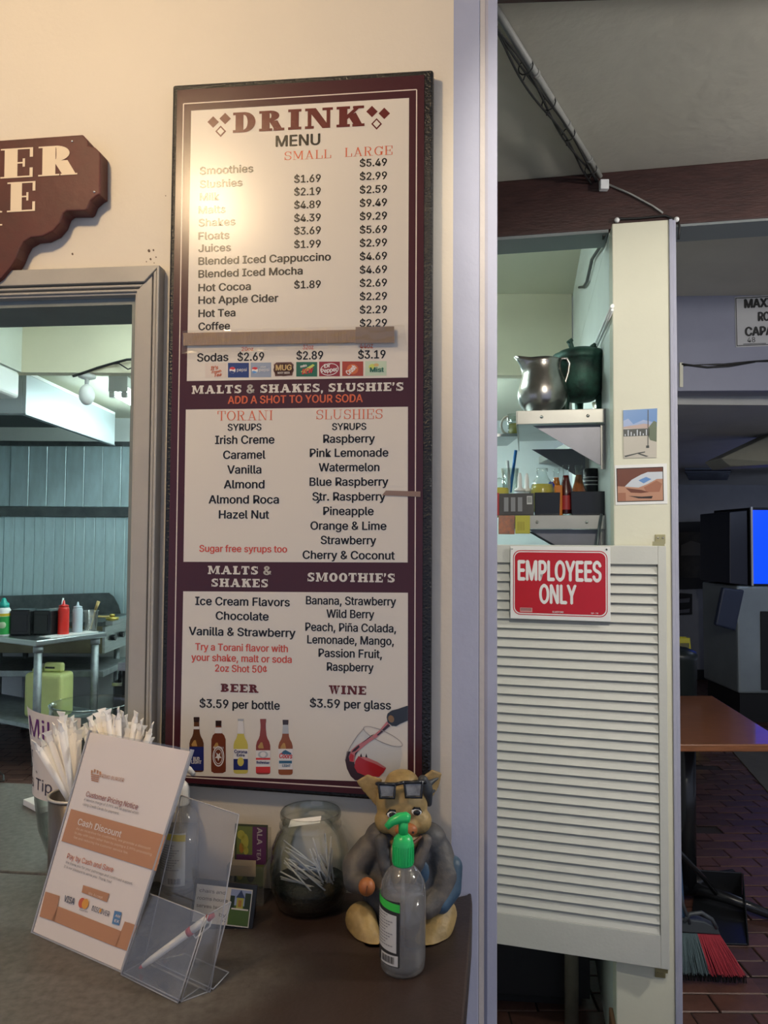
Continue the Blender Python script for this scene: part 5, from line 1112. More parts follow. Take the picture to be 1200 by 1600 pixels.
for a, h_ in ((-18, 120), (18, 113)): m_ = MB(); m_.tube([kc_ + Vector((px_(a + 2), px_(-14), px_(98))), kc_ + Vector((px_(a), px_(-14), px_(108))), kc_ + Vector((px_(a - 3), px_(-14), px_(h_ - 3))), kc_ + Vector((px_(a + 1), px_(-14), px_(h_)))], [px_(4), px_(4), px_(4.5), px_(3)], 8); m_.tube([kc_ + Vector((px_(a - 4), px_(-17), px_(h_ - 4))), kc_ + Vector((px_(a - 8), px_(-20), px_(h_ - 6)))], px_(1.8), 6); m_.build('lug', 'patina', kd)
m_ = MB(); m_.box(px_(38), px_(48), px_(-8), px_(8), px_(44), px_(78), Matrix.Translation(kc_)); m_.build('side_handle', 'patina', kd, bev=.004)
dc = OnQ(940, zU + .0005, .56)
m_ = MB(); m_.lathe([(.014, 0), (.020, .01), (.026, .05), (.034, .085), (.032, .085), (.018, .014), (.001, .012)], dc, 24, close=False); tag(m_.build('steel_cup', 'chrome'), 'bright steel cup behind the green cauldron', 'cup')
m_ = MB(); b0_ = OnQ(906, zU + .0005, .60); m_.box(-.045, .045, 0, .06, 0, .045, Matrix.Translation(b0_)); tag(m_.build('blue_box', ink('boxblue', (.01, .03, .16), .4), bev=.004), 'dark blue box between the legs of the cauldron', 'box')
# lower shelf goods
ZL = zL + .0005
def binq(px0, px1, b0, b1, h, label, m='black', taper=.008):
    p0, p1 = OnQ(px0, ZL, b0), OnQ(px1, ZL, b0); e = (p1 - p0)
    m_ = MB(); q0 = [p0, p1, p1 + RB * (b1 - b0), p0 + RB * (b1 - b0)]; c_ = sum(q0, Vector()) / 4
    q1 = [p + (p - c_) * .05 + up(h) for p in q0]; qi = [c_ + (p - c_) * .93 + up(h) for p in [v - up(h) for v in q1]]; qb_ = [c_ + (p - c_) * .9 + up(.004) for p in q0]
    m_.add(q0 + q1 + qi + qb_, [(3, 2, 1, 0)] + [(i, (i + 1) % 4, 4 + (i + 1) % 4, 4 + i) for i in range(4)] + [(4 + i, 4 + (i + 1) % 4, 8 + (i + 1) % 4, 8 + i) for i in range(4)] + [(8 + i, 8 + (i + 1) % 4, 12 + (i + 1) % 4, 12 + i) for i in range(4)] + [(12, 13, 14, 15)])
    return tag(m_.build('storage_bin', m, bev=.002), label, 'bin')
binq(836, 874, .25, .45, .075, 'open black bin holding the yellow syrup flask')
binq(893, 944, .25, .40, .078, 'black bin at the right end of the lower shelf')
def sbottle(px, b, h, r, m, label, gl_='glass', f=.82, lab=None, rn=.24):
    c = OnQ(px, ZL, b); t = thing('syrup_bottle', label, 'bottle', c)
    P_ = [(.001, .004), (r * .93, 0), (r, .008), (r, h * .42), (r * .92, h * .50), (r * .55, h * .68), (r * .40, h * .80), (r * .37, h * .93), (r * .46, h * .94), (r * .46, h), (r * .36, h)]
    m_ = MB(); m_.lathe(P_, c, 24, close=False); m_.build('glass_body', gl_, t)
    Q_ = [(.001, .006)] + [(a * .93, z + .001) for a, z in P_[2:] if z < h * f] 
    Q_.append((r * .45 * .93, h * f)); Q_.append((.001, h * f + .001)); m_ = MB(); m_.lathe(Q_, c, 20, close=False); m_.build('syrup', m, t)
    if lab: m_ = MB(); m_.lathe([(r * 1.01, h * .12), (r * 1.01, h * .40)], c, 20, close=False); m_.build('label', lab, t)
    return t
ink('syr_or', (.62, .19, .015), .15, spec=.6); ink('syr_am', (.36, .10, .02), .15); ink('syr_re', (.09, .008, .008), .2); ink('syr_ye', (.62, .52, .10), .2); ink('lab_re', (.40, .03, .03), .4); ink('cobalt', (.02, .05, .45), .2); ink('canister', (.02, .022, .025), .4)
sbottle(869, .46, .172, .025, 'syr_or', 'clear syrup bottle with bright orange syrup, leftmost of three')
sbottle(884, .30, .168, .024, 'syr_re', 'syrup bottle with dark red syrup and red label in the middle', 'glass', .80, 'lab_re')
sbottle(904, .44, .180, .028, 'syr_am', 'clear syrup bottle with amber syrup behind the right bin')
m_ = MB(); c = OnQ(873, ZL, .262); m_.box(-.012, .012, 0, .02, 0, .10, Matrix.Translation(c)); tag(m_.build('juice_carton', 'syr_or', bev=.003), 'narrow orange carton between the black bin and the red bottle', 'carton')
c = OnQ(924, ZL, .50); m_ = MB(); m_.lathe([(.028, 0), (.028, .17), (.024, .175)], c, 24); ca = m_.build('canister', 'canister'); tag(ca, 'tall black canister with white lettering lines behind the amber bottle', 'canister')
for z_ in (.115, .128, .141): m_ = MB(); m_.lathe([(.0284, z_), (.0284, z_ + .004)], c, 24, close=False); m_.build('label_line', 'labelwhite', ca)
# round flask and squeeze bottles inside the left bin / box
c = OnQ(847, ZL + .0045, .34); t = thing('syrup_flask', 'round clear flask half full of yellow syrup rising from the left bin', 'bottle', c)
m_ = MB(); m_.lathe([(.001, .01), (.034, .008), (.040, .03), (.040, .085), (.034, .108), (.020, .128), (.017, .138), (.019, .146), (.019, .158), (.016, .158)], c, 28, close=False); m_.build('glass_body', 'glass', t)
m_ = MB(); m_.lathe([(.001, .013), (.032, .012), (.038, .032), (.038, .085), (.033, .104), (.001, .105)], c, 24, close=False); m_.build('syrup', 'syr_ye', t)
for i, (px, b) in enumerate(((812, .36), (823, .38))):
    c = OnQ(px, ZL, b); t = thing('nozzle_bottle', ('pale squeeze bottle with long white nozzle, left of the pair behind the grey box', 'pale squeeze bottle with long white nozzle, right of the pair behind the grey box')[i], 'bottle', c)
    m_ = MB(); m_.lathe([(.020, 0), (.0225, .006), (.0225, .078), (.018, .086)], c, 20); m_.build('body', 'milkyblue', t); m_ = MB(); m_.lathe([(.0195, .0865), (.018, .094), (.0085, .100), (.0075, .135), (.004, .150)], c, 16); m_.build('nozzle', 'whiteplastic', t)
c = OnQ(861, ZL, .44); m_ = MB(); m_.lathe([(.012, 0), (.014, .01), (.014, .11), (.006, .125)], c, 16); tag(m_.build('blue_bottle', 'cobalt'), 'small cobalt blue bottle between flask and orange syrup', 'bottle')
# grey box with barcode at the shelf end, lying across
p0, p1 = OnQ(780, ZL, .225), OnQ(834, ZL, .215)
gb = thing('carton_box', 'dark grey carton with a barcode and a red end standing on the lower shelf', 'box', (p0 + p1) / 2)
m_ = MB(); m_.prism([p0, p1, p1 + RB * .05, p0 + RB * .05], up(.071)); m_.build('body', ink('cartgrey', (.085, .08, .08), .5, var=.25, vscale=20), gb, bev=.001)
m_ = MB(); m_.prism([p0 - RE * .0125, p0 - RE * .0006, p0 + RB * .05 - RE * .0006, p0 + RB * .05 - RE * .0125], up(.073)); m_.build('red_end', 'lab_re', gb)
GP = Print(lambda u, v, l: p0.lerp(p1, u) + up(v) + RN * (.0012 + l))
GP.rect('labelwhite', .80, .95, .035, .062, .0001)
for k in range(7): GP.rect('labelblack', .82 + k * .017, .828 + k * .017, .04, .059, .0002)
for k in range(3): GP.rect('labelgrey', .14 + k * .2, .27 + k * .2, .012, .058, .0001)
GP.build(gb, 'print')
# cards of packets hanging under the lip
h0, h1, h2 = OnQ(779, ZL, .21), OnQ(804, ZL, .21), OnQ(828, ZL, .21)
def lipcard(a, b, z0, z1, m, n_, lab, ct, lft=.004):
    m_ = MB(); q_ = [Vector((a.x, a.y, ZL + z0)), Vector((b.x, b.y, ZL + z0)), Vector((b.x, b.y, ZL + z1)), Vector((a.x, a.y, ZL + z1))]; m_.prism([v + RN * .0005 for v in q_], RN * lft); return tag(m_.build(n_, m, bev=.001), lab, ct)
pk = lipcard(h0, h1, -.062, -.0015, ink('packbrown', (.20, .12, .10), .5, var=.6, vscale=60, var2=(.45, .16, .08)), 'recipe_card', 'brown printed card fixed under the grey carton', 'card')
yl = lipcard(h1 + RE * .002, h2, -.060, -.0015, ink('packyellow', (.55, .50, .06), .5), 'yellow_card', 'yellow card taped to the lip of the lower shelf', 'card')
for k in range(4): m_ = MB(); m_.prism([h1 + RE * (.010 + k * .006) + RN * .005 - up(.05), h1 + RE * (.012 + k * .006) + RN * .005 - up(.05), h1 + RE * (.012 + k * .006) + RN * .005 - up(.022), h1 + RE * (.010 + k * .006) + RN * .005 - up(.022)], RN * .0003); m_.build('print_line', ink('yline', (.32, .26, .03), .5) if k == 0 else 'yline', yl)
m_ = MB(); m_.tube([at(940, 803, 2.325), at(933, 852, 2.315), at(930, 880, 2.31)], .0045, 8); tag(m_.build('metal_rod', 'darksteel'), 'thin dark rod hanging from the right end of the lower shelf', 'rod')
# glassware left of the shelf on a farther rack
rk = at(790, 676, 3.05); 
m_ = MB(); m_.prism([at(758, 678, 2.96), at(812, 677, 2.96), at(812, 677, 2.96) + Vector((0, .3, 0)), at(758, 678, 2.96) + Vector((0, .3, 0))], up(-.012)); 
rack = tag(m_.build('glass_rack', 'steel'), 'steel rack behind the shelves holding a glass mug', 'rack')
c = at(806, 676, 3.04) + up(.0008); c.z = at(790, 677.5, 2.96).z + .001
mg = thing('glass_mug', 'glass beer mug with a round handle and yellow drink left of the upper shelf', 'mug', c)
m_ = MB(); m_.lathe([(.001, .006), (.034, 0), (.036, .09), (.034, .09), (.031, .008), (.001, .009)], c, 24, close=False); m_.build('body', 'glass', mg); m_ = MB(); m_.lathe([(.001, .010), (.029, .010), (.030, .05), (.001, .05)], c, 20, close=False); m_.build('drink', 'syr_ye', mg)
m_ = MB(); m_.tube([c + Vector((-.034 - .026 * math.sin(t_), 0, .045 + .036 * math.cos(t_))) for t_ in [PI * k / 10 for k in range(11)]], .005, 8); m_.build('handle', ink('mughandle', (.55, .5, .42), .2), mg)
# tall clear vase with blue straws and a yellow tub on the lower shelf's far end
c = OnQ(797, ZL, .62); 
t = thing('glass_vase', 'tall clear glass of blue and white picks at the far end of the lower shelf', 'vase', c)
m_ = MB(); m_.lathe([(.001, .004), (.022, 0), (.024, .06), (.034, .19), (.032, .19), (.022, .06), (.001, .008)], c, 24, close=False); m_.build('body', 'glass', t)
m_ = MB(); m_.tube([c + up(.10), c + Vector((.022, 0, .26))], .006, 8); m_.build('blue_pick', ink('pickblue', (.03, .22, .62), .3), t)
m_ = MB(); m_.tube([c + up(.10), c + Vector((-.01, 0, .22))], .006, 8); m_.build('white_pick', 'whiteplastic', t)
c = OnQ(780, ZL, .45); t = thing('sugar_jar', 'yellow jar with a clear dome lid at the left end of the lower shelf', 'jar', c)
m_ = MB(); m_.lathe([(.030, 0), (.034, .006), (.034, .10), (.030, .105)], c, 24); m_.build('body', 'syr_ye', t); m_ = MB(); m_.lathe([(.031, .1055), (.027, .125), (.015, .138), (.001, .142)], c, 24, close=False); m_.build('dome_lid', 'glass', t)
# black under-counter unit and its pipe leg behind the low door
m_ = MB(); m_.prism([Vector((.10, 2.53, .05)), Vector((.685, 2.48, .05)), Vector((.79, 3.2, .05)), Vector((.10, 3.2, .05))], up(1.10)); cu = m_.build('undercounter_unit', 'blackmatt', bev=.004); tag(cu, 'dark undercounter kitchen unit behind the louvred door', 'cabinet')
m_ = MB(); m_.prism([Vector((.11, 2.58, .0005)), Vector((.67, 2.53, .0005)), Vector((.77, 3.18, .0005)), Vector((.11, 3.18, .0005))], up(.049)); m_.build('plinth', 'blackmatt', cu)
m_ = MB(); p_ = at(893, 1540, 2.42); m_.tube([(p_.x, 2.42, .0005), (p_.x, 2.42, .60)], .022, 14); m_.tube([(p_.x, 2.42, .24), (p_.x, 2.42, .275)], .028, 14); tag(m_.build('drain_pipe', ink('pipe', (.20, .18, .13), .5, var=.3, vscale=20)), 'vertical drain pipe visible under the louvred door', 'pipe')

# ================================================================== LOUVRED STAFF DOOR
dy_ = R(15.7); DE = Vector((math.cos(dy_), -math.sin(dy_), 0)); DB = Vector((math.sin(dy_), math.cos(dy_), 0)); DN = -DB
dr = at(1041, 853, 2.055); DR0 = Vector((dr.x, dr.y, 0))
dz1 = at(1037, 853, 2.055).z; dz0 = at(1045, 1516, 2.055).z; DW = .62
def D_(t, l, z): return DR0 - DE * t + DN * l + up(z)          # t leftward from the right edge, l toward the camera
def dbox(t0, t1, l0, l1, z0, z1, n_, m, par, bev=0): m_ = MB(); m_.prism([D_(t0, l0, z0), D_(t1, l0, z0), D_(t1, l1, z0), D_(t0, l1, z0)], up(z1 - z0)); return m_.build(n_, m, par, bev=bev)
def dval(px, py): p = onplane(px, py, DR0, DN); return -(p - DR0).dot(DE), p.z
door = thing('door_1', 'x', 'door', D_(DW / 2, 0, dz0)); del door['label']; del door['category']; struct(door)
st = dval(1028, 900)[0]; zt = dval(1000, 882)[1]; zb = dval(1027, 1464)[1] + .005
dbox(0, st, -.030, 0, dz0, dz1, 'stile', 'louvre', door, .0015); dbox(DW - .04, DW, -.030, 0, dz0, dz1, 'stile', 'louvre', door, .0015)
dbox(st, DW - .04, -.030, 0, zt, dz1, 'top_rail', 'louvre', door, .0015); dbox(st, DW - .04, -.030, 0, dz0, zb, 'bottom_rail', 'louvre', door, .0015)
pitch = .02665; nS = int((zt - zb) / pitch); pitch = (zt - zb) / nS
sl = None
for i in range(nS):
    z = zb + pitch * i
    if sl is None:
        m_ = MB(); prof_ = [(-.0045, .0), (-.0010, .0006), (-.0175, pitch + .003), (-.0210, pitch + .002)]
        m_.prism([D_(st + .001, l, z + dz) for l, dz in prof_], -DE * (DW - .042 - st)); sl = m_.build('slat', 'louvre', door, bev=.0007)
    else: c = sl.copy(); COL.objects.link(c); c.parent = door; c.location = (0, 0, pitch * i)
dbox(st + .001, DW - .041, -.029, -.0275, zb, zt, 'backing', ink('slatback', (.16, .15, .13), .7), door)
# hinge brackets on the post
for py in (843, 1522):
    u_, z_ = ruv(1032, py, .006); h_ = thing('pivot_hinge', ('brass pivot hinge plate on the post above the louvred door', 'worn brass pivot hinge at the foot of the louvred door')[py > 1000], 'hinge', Q(u_, -.006, z_))
    m_ = MB(); qbox(m_, u_ - .014, u_ + .014, -.003, -.0005, z_ - .012, z_ + .014); m_.build('plate', 'brassh' if 'brassh' in M else ink('brassh', (.52, .46, .24), .3, .8), h_, bev=.001)
    m_ = MB(); m_.ball(Q(u_ + .007, -.004, z_ + .005), .003, 6); m_.build('screw', 'chrome', h_); m_ = MB(); m_.ball(Q(u_ - .007, -.004, z_ + .005), .003, 6); m_.build('screw', 'chrome', h_)
    m_ = MB(); m_.prism([D_(.004, -.02, dz1 if py < 1000 else dz0 - .012), D_(.035, -.02, dz1 if py < 1000 else dz0 - .012), D_(.035, -.004, dz1 if py < 1000 else dz0 - .012), D_(.004, -.004, dz1 if py < 1000 else dz0 - .012)], up(.012)); m_.build('knuckle', 'brassh', h_)
# employees only sign hung on the door
a0 = dval(798, 853); a1 = dval(954, 971); es_z1 = dz1 + .0; t0, t1 = a0[0], a1[0]; z1_, z0_ = a0[1] - .0005, a1[1]
em = thing('staff_sign', 'red and white plastic sign reading EMPLOYEES ONLY nailed on the louvred door', 'sign', D_((t0 + t1) / 2, .006, z0_))
dbox(t1, t0, .0085, .0105, z0_, z1_, 'plate', ink('signwhite', (.78, .77, .74), .35), em, .0008)
EW, EH = t0 - t1, z1_ - z0_
ESP = Print(lambda u, v, l: D_(t0 - u * EW, .0105 + l, z0_ + v * EH))
ink('signredp', (.47, .008, .020), .32)
def rrect(key, x0, x1, y0, y1, r, lift):
    pts = []
    for cx, cy, a0_ in ((x1 - r, y0 + r * 1.35, -90), (x1 - r, y1 - r * 1.35, 0), (x0 + r, y1 - r * 1.35, 90), (x0 + r, y0 + r * 1.35, 180)):
        for k in range(7): a = R(a0_ + 15 * k); pts.append((cx + r * math.cos(a), cy + r * 1.35 * math.sin(a)))
    ESP.poly(key, pts, lift)
rrect('signredp', .028, .972, .055, .945, .075, .0003); rrect('signwhite', .036, .964, .067, .932, .068, .0005); rrect('signredp', .046, .954, .082, .918, .060, .0007)
g_b = .038
ESP.text('signwhite', 'EMPLOYEES', .075, .915, .535, .265, .001, g_b); ESP.text('signwhite', 'ONLY', .295, .670, .225, .250, .001, g_b)
ESP.rect('signpink' if 'signpink' in M else ink('signpink', (.62, .30, .28), .4), .10, .225, .095, .155, .001)
for k in range(9): ESP.rect('labelblack', .108 + k * .0125, .113 + k * .0125, .112, .150, .0013)
ESP.text('signwhite', 'ELMSFORD', .43, .54, .098, .022, .001, .02); ESP.text('signwhite', 'SP-78', .81, .88, .098, .018, .001, .02)
ESP.build(em)
for u_, v_ in ((.02, .965), (.965, .965)): m_ = MB(); m_.ball(D_(t0 - u_ * EW, .0108, z0_ + v_ * EH), .0028, 8); m_.build('nail', 'darksteel' if u_ > .5 else 'chrome', em)
# postcards on the post
def post_card(px, label):       # px: TL TR BR BL
    q_ = [Q(*((lambda r_: (r_[0], -.0022, r_[1]))(ruv(x, y, .0022)))) for x, y in px]
    t = thing('postcard', label, 'postcard', q_[3])
    m_ = MB(); m_.prism([p + RB * .0016 for p in q_], RN * .0014); m_.build('card', 'signwhite', t)
    return t, Print(lambda u, v, l: (q_[3] * (1 - u) + q_[2] * u) * (1 - v) + (q_[0] * (1 - u) + q_[1] * u) * v + RN * (.0003 + l))
for k_, v in {'p_sky': (.13, .26, .52), 'p_sky2': (.30, .38, .58), 'p_sand': (.50, .46, .39), 'p_mnt': (.46, .34, .30), 'p_dk': (.05, .055, .05), 'p_tree': (.12, .15, .09), 'p_rock': (.15, .045, .022), 'p_rock2': (.34, .14, .08), 'p_rock3': (.46, .24, .15), 'p_cloud': (.55, .58, .62), 'p_black': (.02, .012, .01)}.items(): ink(k_, v, .3)
t, pp = post_card([(973.5, 641), (1027, 638), (1026, 715), (974.5, 716)], 'upper postcard with blue sky, street lamp and snowy plaza')
pp.rect('p_sky', 0, 1, .62, 1, 0); pp.poly('p_sky2', [(0, .62), (1, .62), (1, .70), (.6, .78), (.3, .70), (.15, .82), (0, .78)], .0001); pp.poly('p_mnt', [(0, .62), (0, .65), (.2, .67), (.4, .68), (.6, .70), (.78, .68), (.78, .60)], .0002)
pp.rect('p_sand', 0, 1, 0, .62, 0); pp.rect('p_dk', 0, .78, .45, .60, .0003)
for k in range(8): pp.rect('p_cloud', .04 + k * .09, .07 + k * .09, .46, .46 + .04 + .04 * (k * 5 % 3), .0004)
pp.poly('p_tree', [(.72, .48), (.75, .62), (.9, .75), (.99, .72), (.99, .32), (.80, .36)], .0003); pp.rect('p_dk', .72, .745, .22, .98, .0005); pp.rect('p_dk', .68, .77, .20, .25, .0005)
pp.poly('p_dk', [(.02, .05), (.45, .11), (.65, .13), (.65, .11), (.5, .09), (.76, .03), (.68, .02), (.42, .085), (.05, .02)], .0005); pp.build(t, 'print')
t, pp = post_card([(960.5, 727), (1042, 724), (1043, 787), (962, 789)], 'lower postcard of a red rock arch under clouds')
pp.rect('p_black', .03, .93, .07, .92, 0); pp.rect('p_cloud', .045, .915, .09, .90, .0001); pp.rect('p_rock', .045, .915, .80, .90, .0002); pp.poly('p_rock', [(.045, .90), (.80, .88), (.50, .74), (.32, .62), (.18, .45), (.045, .45)], .0003)
pp.poly('p_sky', [(.45, .60), (.6, .68), (.7, .62), (.55, .52)], .0002); pp.poly('p_rock3', [(.045, .09), (.915, .09), (.915, .62), (.8, .62), (.62, .50), (.45, .42), (.22, .45), (.045, .47)], .00035); pp.poly('p_rock2', [(.55, .42), (.8, .58), (.9, .5), (.85, .3), (.6, .3)], .0004); pp.poly('p_rock', [(.2, .42), (.3, .30), (.5, .28), (.65, .30), (.5, .36)], .0005); pp.poly('p_black', [(.25, .22), (.45, .15), (.7, .14), (.72, .2), (.5, .19)], .0005); pp.rect('p_rock2', .05, .2, .1, .3, .0004); pp.build(t, 'print')

# ================================================================== CONDUIT AND CABLES
yb0 = onplane(943, 286, Q(0, .087, 0), RN).y - .009
cA, cB = onz(752, -22, CEIL - .011), onz(940, 280, CEIL - .011)
m_ = MB(); m_.tube([cA, cB], .0085, 12); cd_ = m_.build('conduit', 'conduit'); tag(cd_, 'painted conduit pipe running along the ceiling to the brown beam', 'pipe')
for f in (.35, .62, .85): p = cA.lerp(cB, f); m_ = MB(); m_.tube([p - (cB - cA).normalized() * .006, p + (cB - cA).normalized() * .006], .0105, 12); m_.build('coupling', 'conduit', cd_)
jbx = at(943, 286, yb0); m_ = MB(); m_.box(-.013, .013, -.014, .006, -.024, .006, Matrix.Translation(jbx)); tag(m_.build('junction_box', 'whiteplastic', bev=.002), 'small white junction box where the conduit meets the beam', 'box')
dC = (cB - cA).normalized(); sC = Vector((-dC.y, dC.x, 0)); sC = sC if sC.x < 0 else -sC
for j in range(3):
    pts = []
    for i in range(41):
        f = i / 40; p = cA.lerp(cB, f); pts.append(p + sC * (.006 + .006 * j + .007 * math.sin(f * (7 + 2 * j) + j * 2.1)) + up(-.014 - .004 * j - .004 * math.sin(f * 9 + j * 2)))
    m_ = MB(); m_.tube(pts, .0030, 6); tag(m_.build('black_cable', 'cable'), ('uppermost black cable beside the ceiling conduit', 'middle black cable twisting beside the ceiling conduit', 'lowest sagging black cable beside the ceiling conduit')[j], 'cable')
for i, f in enumerate((.30, .48, .66, .90)):
    p = cA.lerp(cB, f) + sC * .008 + up(-.008); m_ = MB(); m_.tube([p + Vector((sC.x * .018 * math.cos(t_), sC.y * .018 * math.cos(t_), .018 * math.sin(t_))) for t_ in [2 * PI * k / 12 for k in range(13)]], .0016, 6, False); m_.tube([p - up(.018), p - up(.030) + sC * .006], .0018, 5)
    tag(m_.build('cable_tie', 'cable'), ('cable tie nearest the wall end', 'second cable tie along the conduit', 'third cable tie along the conduit', 'cable tie closest to the beam')[i], 'cable tie')
yb = lambda px, py, l=.006: onplane(px, py, Q(0, .087 - l, 0), RN)
m_ = MB(); m_.tube([yb(948, 287), yb(985, 303), yb(1020, 322), yb(1036, 333)], .003, 6); tag(m_.build('thin_wire', 'conduit'), 'thin grey wire crossing the brown beam down to the post top', 'wire')
m_ = MB(); m_.tube([yb(962, 346), yb(966, 342), yb(1000, 341), yb(1040, 337), yb(1060, 345), yb(1062, 355), yb(1060, 374)], .0035, 6); tag(m_.build('black_wire', 'cable'), 'black wire over the top of the post with loose end', 'wire')
for i, (x, y) in enumerate(((964, 344), (1057, 343))): m_ = MB(); m_.ball(yb(x, y, .009), .008, 8); tag(m_.build('wire_clip', 'whiteplastic'), ('white wire clip at the left of the post top', 'white wire clip at the right of the post top')[i], 'clip')
m_ = MB(); W_ = lambda px, py, b: onplane(px, py, Q(-.012, 0, 0), RE)
m_.tube([W_(944, 366, 0), W_(938, 385, 0), W_(925, 405, 0), W_(917, 440, 0), W_(912, 448, 0), W_(905, 449, 0)], .006, 6); tag(m_.build('wall_cable', 'cable'), 'black cable dropping down the inner wall behind the post', 'cable')
m_ = MB(); m_.tube([at(770, 454, 3.97), at(840, 453, 3.97), at(903, 450, 3.97)], .006, 6); tag(m_.build('thin_cord', 'cable'), 'thin black cord under the kitchen ceiling line', 'cord')
m_ = MB(); W2 = lambda px, py: onplane(px, py, Q(-.010, 0, 0), RE); m_.tube([W2(957, 478), W2(929, 539)], .006, 6); m_.tube([W2(957, 484), W2(933, 540)], .004, 6); tag(m_.build('slanted_conduit', 'white'), 'pair of white painted conduits slanting down the inner wall', 'pipe')
m_ = MB(); m_.tube([at(911, 452, 3.96), at(905, 500, 3.96), at(905, 540, 3.96)], .016, 8); tag(m_.build('corner_pipe', 'green'), 'pale green painted pipe in the corner above the cauldron', 'pipe')

# ================================================================== DINING ROOM
def hp(px, py, l=.004):       # on the dining header face
    A_, B_ = Vector((1.28, 3.36, 0)), Vector((4.3, 3.20, 0)); n_ = Vector(((B_ - A_).y, -(B_ - A_).x, 0)).normalized()
    return onplane(px, py, A_ + n_ * l, n_), n_
q_ = [hp(1148, 464)[0], hp(1262, 458)[0], hp(1262, 538)[0], hp(1150, 542.5)[0]]; hn = hp(1148, 464)[1]
ms = thing('capacity_sign', 'white maximum room capacity sign with black letters on the dim header', 'sign', q_[3])
m_ = MB(); m_.prism([p - hn * .0035 for p in q_], hn * .003); m_.build('plate', ink('capwhite', (.50, .50, .50), .5), ms)
ink('capblack', (.008, .008, .008), .5)
CP = Print(lambda u, v, l: (q_[3] * (1 - u) + q_[2] * u) * (1 - v) + (q_[0] * (1 - u) + q_[1] * u) * v + hn * l)
for a in ((.01, .99, .965, .98), (.01, .99, .02, .035), (.01, .02, .02, .98), (.98, .99, .02, .98)): CP.rect('capblack', *a, .0006)
for s_, u0, u1, v, c_ in (('MAXIMUM', .125, .86, .77, .17), ('ROOM', .31, .68, .50, .17), ('CAPACITY', .125, .88, .215, .17)): CP.text('capblack', s_, u0, u1, v, c_, .0008, .05)
CP.text('capblack', '48', .16, .27, .085, .10, .0008, 0); CP.rect('capblack', .10, .42, .045, .058, .0008)
CP.build(ms)
m_ = MB(); m_.tube([hp(1065, 572, .01)[0], hp(1100, 570, .01)[0], hp(1130, 570, .012)[0], hp(1170, 566, .01)[0], hp(1215, 563, .01)[0]], .006, 6); tag(m_.build('header_cable', 'cable'), 'upper black cable strung along the dim dining header', 'cable')
m_ = MB(); m_.tube([hp(1065, 569, .02)[0], hp(1105, 574, .02)[0], hp(1140, 572, .02)[0], hp(1180, 565, .02)[0]], .005, 6); tag(m_.build('header_cable', 'cable'), 'lower sagging black cable along the dim dining header', 'cable')
m_ = MB(); m_.prism([hp(1060, 568, .002)[0], hp(1065, 568, .002)[0], hp(1065, 606, .002)[0], hp(1060, 606, .002)[0]], hn * .02); tag(m_.build('wall_bracket', 'post'), 'pale block at the left end of the dining header', 'block')
v0 = [onz(1070, 731, 2.198), onz(1143, 731, 2.198), onz(1136, 748, 2.198), onz(1078, 748, 2.198)]
vt = thing('ceiling_vent', 'dark slotted air vent in the dim dining ceiling', 'vent', sum(v0, Vector()) / 4)
m_ = MB(); m_.prism(v0, up(-.015)); m_.build('frame', ink('ventdark', (.035, .045, .075), .5), vt)
for k in range(1, 8): f = k / 8; m_ = MB(); a_, b_ = v0[0].lerp(v0[3], f), v0[1].lerp(v0[2], f); m_.prism([a_ - up(.016), b_ - up(.016), b_ - up(.026), a_ - up(.026)], (0, .015, 0)); m_.build('louvre_blade', 'ventdark', vt)
fp = [at(1127, 716, 4.6), at(1230, 668, 4.3), at(1230, 724, 4.3), at(1141, 729, 4.6)]
m_ = MB(); m_.prism(fp, (0, .25, .0)); tag(m_.build('ceiling_soffit', ink('olivepaint', (.36, .35, .28), .6, var=.15), bev=.006), 'slanting olive boxed duct hanging under the dining ceiling', 'duct')
# framed aerial picture
pf_ = [at(1050, 816, 8.37), at(1141, 814, 8.37), at(1141, 919, 8.37), at(1050, 921, 8.37)]
pf0 = thing('framed_picture', 'large dark framed townscape picture on the far dining wall', 'picture', sum(pf_, Vector()) / 4)
m_ = MB(); m_.prism(pf_, (0, -.02, 0)); m_.build('frame', 'blackmatt', pf0, bev=.004)
m_ = MB(); m_.prism([at(1052, 832, 8.345), at(1130, 830, 8.345), at(1130, 902, 8.345), at(1052, 903, 8.345)], (0, -.003, 0)); m_.build('image', ink('darkpic', (.05, .042, .03), .3, var=.8, vscale=5), pf0)
m_ = MB(); m_.prism([at(1064, 852, 8.338), at(1080, 845, 8.338), at(1098, 850, 8.338), at(1098, 868, 8.338), at(1064, 868, 8.338)], (0, -.002, 0)); m_.build('painted_building', ink('picb', (.10, .09, .075), .3), pf0)
pq = [at(1050, 926, 8.39), at(1081, 928, 8.39), at(1081, 960, 8.39), at(1050, 962, 8.39)]
ps_ = thing('wall_poster', 'small black poster with pale emblem left on the far dining wall', 'poster', pq[3]); m_ = MB(); m_.prism(pq, (0, -.01, 0)); m_.build('sheet', 'blackmatt', ps_)
m_ = MB(); m_.prism([at(1062, 936, 8.37), at(1078, 934, 8.37), at(1077, 941, 8.37), at(1062, 942, 8.37)], (0, -.002, 0)); m_.prism([at(1062, 953, 8.37), at(1078, 951, 8.37), at(1077, 957, 8.37), at(1062, 958, 8.37)], (0, -.002, 0)); m_.build('emblem', ink('dimgrey', (.14, .14, .16), .5), ps_)
